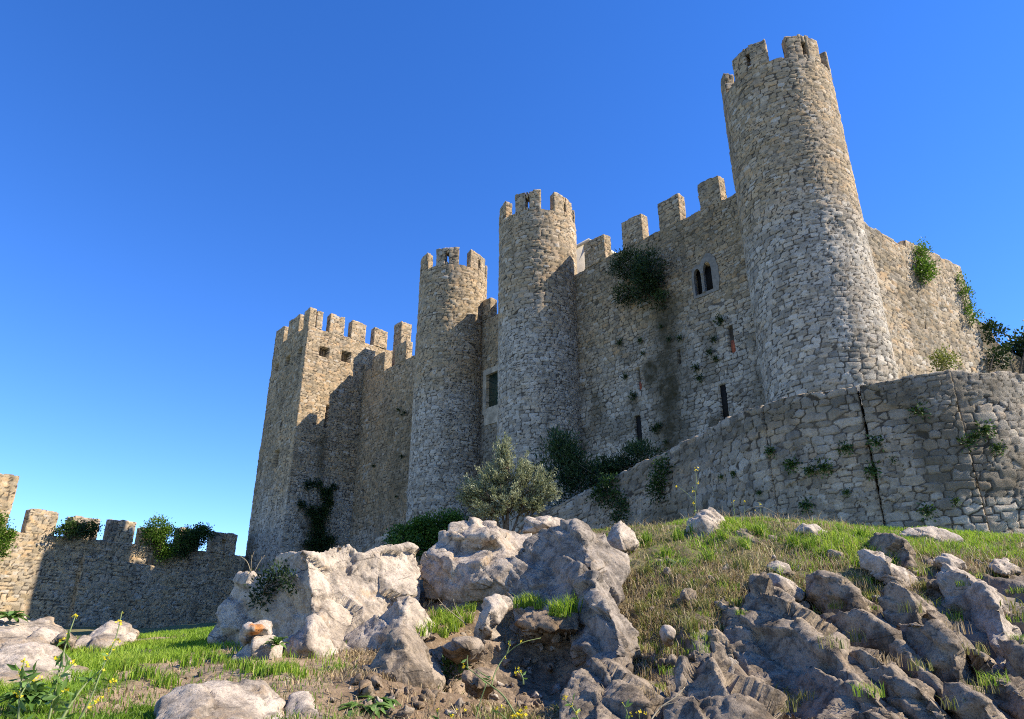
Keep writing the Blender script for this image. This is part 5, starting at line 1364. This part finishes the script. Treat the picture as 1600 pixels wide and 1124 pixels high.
plant('ivy_hedge', 'dark green ivy hedge sloping in front of the round tower foot', 'hedge', np.array([hb[0], hb[1], hb[2] - 1.0]),
      [(at(633, 842, 31), (0.6, 0.6, 0.4), 40, 2000, 0.13), (at(660, 832, 30.5), (0.7, 0.6, 0.45), 46, 2300, 0.13), (at(690, 822, 30), (0.7, 0.6, 0.5), 46, 2300, 0.13), (at(715, 820, 30), (0.5, 0.5, 0.5), 30, 1400, 0.13), (at(690, 846, 30), (1.0, 0.7, 0.4), 46, 2200, 0.14), (at(640, 856, 30.5), (0.8, 0.6, 0.35), 36, 1500, 0.14)],
      M_hedge, 0.11, 0.09, 0.015, seed=24, part='foliage', woody='stem')
# on the far right
rb = at(1440, 440, 33.8)
plant('wall_shrub', 'bush rooted near the top of the sunlit wall behind the tallest tower', 'bush', rb,
      [(at(1436, 405, 33.3), (0.45, 0.4, 0.5), 22, 800, 0.14), (at(1441, 428, 33.2), (0.5, 0.4, 0.5), 24, 900, 0.14), (at(1430, 395, 33.6), (0.3, 0.3, 0.25), 10, 250, 0.12), (at(1442, 383, 34), (0.12, 0.1, 0.25), 5, 60, 0.08)], M_ivyb, 0.12, 0.08, 0.015, seed=25, woody='stem')
plant('wall_shrub', 'small bush at the foot of the sunlit wall, just over the terrace wall', 'bush', at(1475, 592, 29),
      [(at(1475, 567, 28.5), (0.38, 0.35, 0.33), 20, 700, 0.12)], M_mixg, 0.1, 0.06, 0.012, seed=26, woody='stem')
plant('ivy_strand', 'ivy strand hanging down the far end of the sunlit wall', 'ivy', at(1508, 450, 36.5),
      [(at(1508, 462, 36.3), (0.2, 0.2, 0.55), 14, 260, 0.1), (at(1514, 488, 36.3), (0.2, 0.2, 0.45), 14, 260, 0.1), (at(1500, 438, 36.3), (0.15, 0.15, 0.3), 8, 130, 0.1), (at(1520, 495, 36.2), (0.35, 0.3, 0.2), 10, 200, 0.1)], M_ivyb, 0.1, 0.08, 0.01, seed=27, part='foliage', woody='stem')
plant('ivy_strand', 'dark ivy mass over the broken wall stub at the far right', 'ivy', at(1545, 580, 36),
      [(at(1548, 520, 37.5), (0.45, 0.4, 0.4), 16, 380, 0.14), (at(1556, 555, 37), (0.4, 0.4, 0.6), 16, 420, 0.14)], M_bush, 0.16, 0.11, 0.02, seed=28, part='foliage', woody='stem')
plant('dark_tree', 'dark tree at the right edge, beyond the terrace wall', 'tree', at(1590, 600, 40),
      [(at(1588, 556, 42), (0.75, 0.8, 0.7), 34, 1800, 0.2), (at(1612, 548, 42), (0.9, 1.0, 0.9), 34, 1500, 0.22), (at(1590, 580, 42), (1.1, 0.8, 0.5), 30, 1400, 0.22)], M_bush, 0.2, 0.12, 0.05, seed=29)
# on the far rampart
def rq(q, z, off=0.5):
    xy = rp(q, off); return np.array([xy[0], xy[1], z])
plant('ivy_clump', 'ivy half covering the second battlement of the far rampart', 'ivy', rq(12.2, 6.1),
      [(rq(12.1, 6.6), (0.5, 0.4, 0.4), 22, 800, 0.14), (rq(11.2, 6.75), (0.55, 0.4, 0.35), 22, 800, 0.14), (rq(12.6, 6.35), (0.35, 0.3, 0.2), 10, 250, 0.12)], M_ivy, 0.13, 0.1, 0.012, seed=31, part='foliage', woody='stem')
plant('ivy_clump', 'big sunlit ivy clump bulging over the far rampart, left of the dark one', 'ivy', rq(6.6, 5.6),
      [(rq(7.0, 7.0), (0.8, 0.6, 0.8), 36, 1900, 0.17), (rq(6.1, 6.6), (0.75, 0.6, 0.9), 36, 1900, 0.17), (rq(6.2, 5.7), (0.5, 0.4, 0.5), 20, 700, 0.15), (rq(7.0, 7.7), (0.5, 0.4, 0.25), 14, 350, 0.15)], M_ivyb, 0.12, 0.09, 0.012, seed=32, part='foliage', woody='stem')
plant('ivy_clump', 'dark ivy clump on the far rampart next to the last battlement', 'ivy', rq(4.2, 6.0),
      [(rq(4.5, 7.1), (0.8, 0.6, 0.7), 36, 1800, 0.17), (rq(3.7, 7.2), (0.7, 0.6, 0.6), 30, 1500, 0.17), (rq(4.9, 6.3), (0.6, 0.5, 0.6), 24, 900, 0.17)], M_ivy, 0.13, 0.1, 0.012, seed=33, part='foliage', woody='stem')
plant('ivy_clump', 'bright yellow-green ivy curtain at the left edge of the picture', 'ivy', rq(16.0, 3.6, 0.7),
      [(rq(16.2, 6.3, 0.7), (0.7, 0.4, 0.7), 30, 1500, 0.16), (rq(15.7, 5.4, 0.7), (0.6, 0.4, 0.8), 30, 1500, 0.16), (rq(16.2, 4.4, 0.7), (0.6, 0.4, 0.8), 26, 1300, 0.16), (rq(15.5, 5.9, 0.7), (0.3, 0.3, 0.3), 12, 400, 0.12)], M_ivyb, 0.12, 0.09, 0.012, seed=34, part='foliage', woody='stem')
# dark creeper on the shaded side of the square tower
def sidept(px, py, s0=LT1 + 0.06):
    r = ray(px, py); A = np.array([[r[0], -N[0]], [r[1], -N[1]]]); k, n_ = np.linalg.solve(A, P2 + s0 * S); return r * k
cr_t = empty('creeper', sidept(498, 865), 'dark creeper climbing the shaded side of the square tower', 'creeper')
mb = MB(); tb = MB()
for i, (px, py, r_, nl) in enumerate([(500, 855, 0.55, 700), (497, 835, 0.5, 600), (495, 815, 0.4, 450), (503, 800, 0.45, 450), (512, 785, 0.35, 300), (505, 770, 0.3, 250), (485, 800, 0.35, 250), (480, 758, 0.28, 160), (495, 757, 0.28, 160), (513, 770, 0.25, 160), (470, 788, 0.25, 140), (520, 762, 0.22, 100), (482, 850, 0.35, 200), (515, 845, 0.35, 260)]):
    c = sidept(px, py); a = rng.normal(size=(nl, 3)) * r_ * 0.6
    a = a - (a @ v3(S))[:, None] * v3(S) * 0.85
    leaves(mb, c + a + v3(S) * 0.1, a + rng.normal(size=(nl, 3)) * .3 + v3(S) * 0.3, 0.13, 0.1, rng.uniform(0, 0.7, nl))
    tube(tb, np.linspace(sidept(498, 865), c, 5) + v3(S) * 0.03, 0.02, 5)
mb.build('foliage', M_bush, cr_t); tb.build('stem', M_bark, cr_t)

# ---- small weeds rooted between the stones
def weed_mesh(r_, nl, mat, L, W):
    mb = MB(); d = unit(rng.normal(size=(nl, 3)) + np.array([0, -0.4, -0.1])); p = d * r_ * 0.8 * rng.uniform(0, 1, (nl, 1)) ** 1.6
    leaves(mb, p, d + rng.normal(size=(nl, 3)) * .4, L, W, rng.uniform(0, 1, nl))
    return mb.build('wall_weed', mat, None)  # a weed of loose leaves, not a bush
wm = weed_mesh(0.32, 150, M_bush, 0.11, 0.05)
fac = [(1000, 531), (967, 535), (1004, 552), (977, 588), (1062, 528), (1115, 530), (1088, 574), (1118, 560), (1092, 590), (1108, 550), (1022, 670), (990, 618), (1125, 500), (1033, 510), (1045, 530), (1040, 690), (1030, 665)]
spread_copies(wm, [wall_pt(px, py, NF + 0.12) for px, py in fac], 'small dark weed rooted in the long curtain wall below the large bush', 'weed', 'weeds in the long curtain wall', 0.5, 1.1)
wm2 = weed_mesh(0.3, 140, M_bush, 0.11, 0.05)
spread_copies(wm2, [wall_pt(px, py, NF + 0.12) for px, py in ((627, 648), (622, 640), (628, 713), (619, 776), (583, 728), (632, 645))], 'little dark weed in the stepped curtain wall beside the square tower', 'weed', 'weeds in the stepped curtain wall', 0.5, 0.9)
wm3 = weed_mesh(0.3, 170, M_ivy, 0.09, 0.05)
def terr_pt(px, py, off=0.1):
    u = path_cut(px, py); q = onpath(px, -off); r = ray(px, py); q[2] = r[2] * np.hypot(q[0], q[1]) / np.hypot(r[0], r[1]); return q
spread_copies(wm3, [terr_pt(*q) for q in ((1265, 735), (1285, 730), (1240, 725), (1375, 690), (1510, 690), (1530, 680), (1545, 670), (1130, 745), (1150, 740), (1395, 720), (1360, 735), (1315, 770), (1185, 770), (1250, 790), (1475, 785), (1590, 780), (1430, 800), (1560, 700), (1450, 640), (1325, 700), (1210, 705))],
              'small green weed rooted between the stones of the terrace wall', 'weed', 'weeds in the terrace wall', 0.4, 1.0)
for lb, pts, sd in (('ivy trailing over the top of the terrace wall under the dark bushes', [(945, 765), (955, 758), (935, 772), (950, 775)], 61),
                    ('hanging green strand on the terrace wall below the dark bushes', [(968, 795), (966, 780), (970, 808)], 62),
                    ('ivy strip over a joint of the terrace wall, right of the dark bushes', [(1035, 745), (1032, 758), (1040, 732), (1030, 770)], 63)):
    ps_ = [terr_pt(*q) for q in pts]
    plant('ivy_strand', lb, 'ivy', ps_[0], [(p, (0.25, 0.2, 0.3), 10, 260, 0.1) for p in ps_], M_ivy, 0.09, 0.06, 0.008, seed=sd, part='foliage', woody='stem')
plant('ivy_strand', 'weeds greening the left notch of the largest pale boulder', 'weed', at(412, 925, 10.5),
      [(at(418, 912, 10.55), (0.13, 0.1, 0.13), 9, 220, 0.06), (at(410, 930, 10.6), (0.12, 0.1, 0.12), 9, 200, 0.06), (at(452, 908, 10.1), (0.1, 0.08, 0.09), 6, 120, 0.05), (at(438, 895, 10.2), (0.12, 0.08, 0.1), 6, 120, 0.05)], M_bush, 0.06, 0.03, 0.006, seed=64, part='foliage', woody='stem')
plant('ground_herb', 'dark leafy weeds at the base of the dark brown boulder', 'weed', hit(705, 1075),
      [(hit(706, 1062) + np.array([0, 0, 0.05]), (0.1, 0.1, 0.12), 7, 150, 0.05), (hit(714, 1045), (0.08, 0.08, 0.1), 7, 110, 0.05)], M_ivy, 0.07, 0.035, 0.006, seed=65, part='foliage', woody='stem')

# ---- leafy rosettes in the foreground
def rosette(label, base, nl, L, W, mat=M_herb, seed=1, up=0.55):
    r = np.random.default_rng(seed)
    mb = MB()
    for i in range(nl):
        a = r.uniform(0, 6.283); el = r.uniform(0.1, 1.0) * up; l = L * r.uniform(0.6, 1.1)
        d = np.array([math.cos(a) * math.cos(el), math.sin(a) * math.cos(el), math.sin(el)]); s = np.array([-math.sin(a), math.cos(a), 0])
        t = np.linspace(0, 1, 7); bend = -0.45 * l * t ** 2
        mid = np.asarray(base) + d * (l * t)[:, None] + np.array([0, 0, 1]) * bend[:, None] + np.array([0, 0, 0.02])
        wv = W * np.sin(np.clip(t * 0.95 + 0.03, 0, 1) * math.pi) ** 0.7 * (1 + 0.35 * np.sin(t * 20 + i)); up_ = np.array([0, 0, 1.0])
        V = np.stack([mid - s * wv[:, None] / 2 + up_ * wv[:, None] * .2, mid, mid + s * wv[:, None] / 2 + up_ * wv[:, None] * .2], 1).reshape(-1, 3)
        F = []
        for q in range(6):
            F += [[q * 3, q * 3 + 1, q * 3 + 4, q * 3 + 3], [q * 3 + 1, q * 3 + 2, q * 3 + 5, q * 3 + 4]]
        mb.add(V, F, tone=r.uniform(0, 1))
    o = mb.build('leafy_plant', mat, None, origin=np.asarray(base)); tag(o, label, 'plant')
    return o
rosette('broad green leafy rosette on the soil in front of the dark brown boulder', place(572, 1112), 42, 0.30, 0.075, seed=3)
rosette('smaller green leafy rosette right beside the broad one', place(590, 1100), 22, 0.22, 0.06, seed=4)
rosette('big-leaved weed in the bottom left corner', place(35, 1122) + np.array([0, 0, 0.1]), 70, 0.22, 0.06, seed=5, up=1.1)
rosette('low leafy weed left of the big-leaved corner weed, under yellow flowers', place(70, 1110), 50, 0.18, 0.05, seed=6, up=1.0)
rosette('low green weed on top of the white rock at the far left', at(15, 968, 12.6), 30, 0.28, 0.08, seed=8, up=1.0)
rosette('green weed at the foot of the small stone under the orange-blotched one', at(432, 1012, 8.8), 26, 0.2, 0.05, seed=9, up=1.2)
rosette('blue-green spiky plant in the grass beside the tall rock fin', place(1058, 885), 26, 0.28, 0.022, mat_leaf('blue_green_leaves', (0.10, 0.16, 0.09), (0.18, 0.25, 0.15)), seed=10, up=1.0)

# ---- wild flowers with yellow heads
def head(t, c, r_, nf, seed):
    r_ = r_ * 0.68
    r = np.random.default_rng(seed); mb = MB()
    for i in range(nf):
        p = c + r.normal(size=3) * r_ * 0.55; nrm = unit(r.normal(size=3) + np.array([0, -0.7, 0.8])); a = unit(np.cross(nrm, r.normal(size=3))); b = np.cross(nrm, a)
        for q in range(4):
            an = q * math.pi / 2; dd = a * math.cos(an) + b * math.sin(an); ss = np.cross(nrm, dd); s_ = r_ * 0.55
            mb.add([p, p + dd * s_ * .6 + ss * s_ * .4, p + dd * s_, p + dd * s_ * .6 - ss * s_ * .4], [[0, 1, 2, 3]], tone=r.uniform(0, 1))
    return mb.build('flower', M_yellow, t)
def wildflower(label, paths, heads, rad=0.006, mat=M_stem, seed=1, nleaf=10, hr=0.022, group=None, name='wildflower', leafL=0.06):
    r = np.random.default_rng(seed)
    pts = [[at(*p) for p in pa] for pa in paths]
    root = pts[0][0]
    t = empty(name, root, label, 'wildflower' if heads else 'dry stalk', group)
    mb = MB()
    lp, ld = [], []
    for i, pa in enumerate(pts):
        q = catmull(pa, 6); k = rad * (1 if i == 0 else 0.7)
        tube(mb, q, k * np.linspace(1, 0.45, len(q)), 6, tone=0.5)
        for w in range(nleaf if i == 0 else nleaf // 3):
            c = q[r.integers(0, max(1, int(len(q) * 0.8)))]; lp.append(c); ld.append(r.normal(size=3) + np.array([0, 0, 0.3]))
    mb.build('stem', mat, t)
    if lp:
        mb = MB(); leaves(mb, np.array(lp), np.array(ld), leafL, leafL * 0.3, r.uniform(0, 1, len(lp))); mb.build('foliage', M_herb if mat is M_stem else M_dry, t)
    for i, h in enumerate(heads):
        head(t, at(*h[:3]), h[3] if len(h) > 3 else hr, 7, seed * 31 + i)
    return t
wildflower('tall wild mustard, tallest stalk at the left edge, yellow flowers up its stem', [[(110, 1150, 5.0), (140, 1095, 5.0), (160, 1045, 5.05), (180, 1000, 5.1), (191, 955, 5.15)], [(165, 1033, 5.05), (172, 1022, 5.05), (176, 1012, 5.1)]],
           [(188, 972, 5.12), (182, 1000, 5.1), (175, 1014, 5.1), (168, 1028, 5.05), (160, 1046, 5.05), (191, 958, 5.15, 0.012)], seed=1)
wildflower('leaning wild mustard over the big whitish slab, several yellow heads', [[(70, 1150, 4.7), (82, 1100, 4.75), (92, 1050, 4.8), (105, 1000, 4.85), (118, 962, 4.9)], [(88, 1065, 4.75), (100, 1050, 4.8), (115, 1037, 4.85)], [(82, 1095, 4.7), (95, 1085, 4.75), (104, 1078, 4.75)]],
           [(118, 962, 4.9), (104, 998, 4.85), (95, 1005, 4.85), (88, 1030, 4.8), (115, 1036, 4.85), (104, 1077, 4.75), (92, 1058, 4.8)], seed=2, nleaf=26, leafL=0.09)
wildflower('short wild mustard in the bottom left corner, pale flowers', [[(28, 1150, 4.6), (30, 1100, 4.65), (34, 1060, 4.7), (38, 1030, 4.75)], [(30, 1090, 4.65), (45, 1065, 4.7), (58, 1048, 4.7)]],
           [(36, 1033, 4.75), (42, 1040, 4.75), (60, 1062, 4.7), (32, 1050, 4.7), (30, 1085, 4.65)], seed=3, nleaf=24, leafL=0.09)
wildflower('dark-stemmed wild mustard leaning right, a shadowed stalk across the grass', [[(88, 1140, 4.8), (112, 1098, 4.85), (135, 1068, 4.9), (160, 1045, 4.95)]],
           [(150, 1098, 4.85), (155, 1090, 4.85), (172, 1072, 4.9), (178, 1065, 4.9), (142, 1105, 4.8)], seed=4, nleaf=18, rad=0.009, leafL=0.07)
wildflower('branching wild mustard before the dark bank, long bare stems', [[(818, 1140, 4.9), (790, 1092, 4.95), (768, 1072, 5.0), (745, 1055, 5.0), (728, 1042, 5.05)], [(768, 1072, 5.0), (775, 1048, 5.05), (792, 1022, 5.1), (815, 1005, 5.1), (845, 997, 5.15)], [(731, 1044, 5.05), (730, 1032, 5.05), (731, 1024, 5.05)], [(760, 1068, 5.0), (750, 1098, 5.0), (742, 1130, 4.95)], [(765, 1060, 5.0), (752, 1052, 5.0), (745, 1046, 5.0)], [(792, 1022, 5.1), (796, 1008, 5.1), (797, 1000, 5.1)]],
           [(725, 1040, 5.05, 0.02), (797, 1008, 5.1, 0.016), (815, 1002, 5.1, 0.012), (769, 1060, 5.0, 0.012), (790, 1028, 5.08, 0.012)], seed=5, nleaf=4, rad=0.007)
wildflower('yellow-headed wild mustard in the dark of the bank hollow', [[(818, 1070, 5.2), (817, 1060, 5.2), (812, 1050, 5.2), (808, 1048, 5.2)]], [(806, 1049, 5.2, 0.03), (812, 1050, 5.2, 0.022)], seed=6, nleaf=2)
wildflower('wild mustard at the bottom edge, broad yellow head beside the branching one', [[(800, 1145, 4.9), (806, 1130, 4.9), (815, 1114, 4.9)], [(803, 1135, 4.9), (785, 1118, 4.9), (775, 1108, 4.9)]], [(816, 1112, 4.9, 0.035), (806, 1117, 4.9, 0.03), (786, 1105, 4.9, 0.018), (776, 1108, 4.9, 0.016), (800, 1120, 4.9, 0.02)], seed=7, nleaf=6)
wildflower('thin wild mustard in front of the brown split boulder', [[(912, 1145, 5.0), (898, 1112, 5.0), (888, 1098, 5.0), (876, 1090, 5.0)], [(893, 1105, 5.0), (894, 1098, 5.0), (897, 1092, 5.0)]], [(884, 1088, 5.0, 0.022), (893, 1102, 5.0, 0.018), (902, 1112, 5.0, 0.02), (880, 1092, 5.0, 0.016)], seed=8, nleaf=4)
wildflower('small wild mustard at the bottom edge, right of the brown split boulder', [[(985, 1145, 5.0), (982, 1125, 5.0), (978, 1108, 5.0), (972, 1098, 5.0)], [(1005, 1145, 5.0), (1000, 1128, 5.0), (998, 1115, 5.0)]], [(986, 1115, 5.0, 0.016), (1000, 1112, 5.0, 0.02), (1008, 1115, 5.0, 0.016), (972, 1098, 5.0, 0.01)], seed=9, nleaf=4)
wildflower('wild mustard low in the left part of the dark bank, tiny flowers', [[(690, 1145, 5.2), (686, 1128, 5.2), (684, 1112, 5.2)], [(705, 1145, 5.2), (708, 1125, 5.2), (712, 1112, 5.2)]], [(684, 1110, 5.2, 0.014), (706, 1118, 5.2, 0.022), (714, 1110, 5.2, 0.012), (728, 1110, 5.2, 0.016)], seed=10, nleaf=6)
wildflower('tall yellow wildflower standing against the terrace wall above the pink-grey boulder', [[(1086, 806, 13.0), (1086, 780, 13.0), (1088, 755, 13.0), (1087, 735, 13.0)], [(1086, 785, 13.0), (1072, 770, 13.0), (1058, 760, 13.0)], [(1087, 768, 13.0), (1082, 763, 13.0), (1081, 760, 13.0)]],
           [(1087, 734, 13.0, 0.05), (1057, 760, 13.0, 0.035), (1082, 768, 13.0, 0.04), (1090, 755, 13.0, 0.035), (1083, 786, 13.0, 0.045)], seed=11, nleaf=3, rad=0.008)
wildflower('row of thin yellow wildflowers on the crest, right of the tall one', [[(1150, 815, 13.2), (1147, 798, 13.2), (1146, 784, 13.2)], [(1165, 815, 13.2), (1163, 798, 13.2), (1162, 783, 13.2)], [(1190, 812, 13.3), (1188, 797, 13.3), (1187, 788, 13.3)]], [(1146, 783, 13.2, 0.03), (1162, 783, 13.2, 0.03), (1187, 788, 13.3, 0.03), (1180, 797, 13.3, 0.02)], seed=12, nleaf=3, rad=0.006)
wildflower('pale seeding stalks in front of the blunt grey boulder', [[(728, 975, 9.2), (712, 962, 9.2), (695, 948, 9.2), (684, 935, 9.2)], [(724, 970, 9.2), (713, 952, 9.2), (708, 936, 9.2)]], [], mat=M_straw, seed=13, nleaf=3, name='dry_stalk')
wildflower('dry stalks rising from the left shoulder of the largest pale boulder', [[(392, 895, 10.9), (386, 878, 10.9), (374, 868, 10.9)], [(392, 893, 10.9), (393, 875, 10.9), (397, 862, 10.9)], [(398, 893, 10.8), (406, 878, 10.8), (414, 868, 10.8)]], [], mat=M_straw, seed=14, nleaf=3, name='dry_stalk')
wildflower('dead brown twig slanting over the bottom edge beside the wedge-shaped slab', [[(1005, 1145, 5.0), (1030, 1108, 5.1), (1055, 1090, 5.15), (1070, 1074, 5.2)], [(1035, 1104, 5.1), (1045, 1100, 5.1), (1056, 1098, 5.1)]], [], mat=M_straw, seed=15, nleaf=0, rad=0.006, name='dry_stalk')
wildflower('bowed dry grass stalk arching over the crest', [[(1160, 815, 13.4), (1166, 798, 13.4), (1190, 792, 13.4), (1218, 806, 13.4)]], [], mat=M_straw, seed=16, nleaf=0, rad=0.006, name='dry_stalk')

# ---- loose stones on the dark bank and the slope
def stone_mesh(name, seed, mat, r_):
    r = np.random.default_rng(seed); d = unit(r.normal(size=(14, 3))) * np.array([1, 0.8, 0.6]) * r_ * r.uniform(0.75, 1.1, (14, 1))
    import bmesh
    bm = bmesh.new()
    for p in d:
        bm.verts.new(p)
    bmesh.ops.convex_hull(bm, input=bm.verts)
    bm.verts.ensure_lookup_table(); used = [v for v in bm.verts if v.link_faces]
    ix = {v: i for i, v in enumerate(used)}
    V = [tuple(v.co) for v in used]; F = [[ix[v] for v in f.verts] for f in bm.faces]; bm.free()
    return rough_rock(V, F, r_ * 0.14, seed, r_ * 0.35, name, mat, np.zeros(3), smooth_it=1)
sts = [stone_mesh('loose_stone', 200 + i, (M_brown, M_grey, M_brown, M_lime)[i], 0.10) for i in range(4)]
spots = [(px, py) for px in range(560, 940, 17) for py in range(1000, 1124, 16)]
random.Random(3).shuffle(spots)
k = 0
for (px, py) in spots[:130]:
    p = hit(px + rng.uniform(-8, 8), py + rng.uniform(-8, 8))
    if HITOBJ[0] is None or not (HITOBJ[0].name == 'ground' or 'hollow of earth' in HITOBJ[0].get('label', '')):
        continue
    src = sts[k % 4]; o = src if k < 4 else src.copy()
    if k >= 4:
        sc.collection.objects.link(o)
    s_ = rng.uniform(0.35, 1.1) ** 1.3
    o.location = p; o.rotation_euler = tuple(rng.uniform(0, 6.28, 3)); o.scale = (s_, s_, s_)
    tag(o, 'small loose stone lying in the dark crumbling bank', 'stone', 'loose stones in the bank'); k += 1
for j in range(60):
    px, py = (rng.uniform(1000, 1590), rng.uniform(868, 960)) if j < 40 else (rng.uniform(180, 560), rng.uniform(1000, 1110))
    o = sts[(j % 2) * 2 + 1].copy(); sc.collection.objects.link(o); s_ = rng.uniform(0.4, 2.0) if j < 40 else rng.uniform(0.25, 0.9)
    o.location = place(px, py, 30); o.rotation_euler = tuple(rng.uniform(0, 6.28, 3)); o.scale = (s_, s_, s_)
    if j < 40:
        tag(o, 'small pale stone lying in the thin grass of the slope', 'stone', 'pale stones on the slope')
    else:
        tag(o, 'small pale stone lying on the meadow soil', 'stone', 'pale stones on the meadow')

# ---- weather vane on the second tower, pale building behind the parapet
wv = at(703, 388, 41.5); wv[2] = 23.6
vt = empty('weather_vane', (T1[0] - 0.2, T1[1], 22.0), 'tiny weather vane with a round ball on top of a round tower', 'weather vane')
b = np.array(vt.location)
mb = MB(); tube(mb, [b, b + np.array([0, 0, 3.1])], 0.03, 6); mb.build('pole', M_iron, vt)
mb = MB()
uu, vv_ = np.meshgrid(np.linspace(0, 2 * math.pi, 13), np.linspace(0, math.pi, 9), indexing='ij')
mb.add(np.stack([0.13 * np.cos(uu) * np.sin(vv_), 0.13 * np.sin(uu) * np.sin(vv_), 0.13 * np.cos(vv_)], -1).reshape(-1, 3) + b + np.array([0, 0, 2.75]), grid_faces(13, 9)); mb.build('ball', mat_plain('grey_metal', (0.3, 0.3, 0.3), 0.4), vt)
mb = MB(); tube(mb, [b + np.array([-0.25, 0, 3.0]), b + np.array([0.3, 0, 3.22])], 0.02, 5); box(mb, b + np.array([-0.22, 0, 3.0]), (0.2, 0.02, 0.14)); mb.build('arrow', M_iron, vt)
pb = empty('pale_building', cs(-0.3, -5.5, 15), 'cream rendered building just showing between round tower and parapet', 'building')
mb = MB(); box(mb, cs(-2.1, -5.5, 18.5), (5.2, 3.0, 10.2)); mb.build('wall', M_pale, pb, smooth=False)
mb = MB(); box(mb, cs(-2.1, -5.5, 23.7), (5.4, 3.2, 0.18)); mb.build('cornice', M_pale, pb, smooth=False)
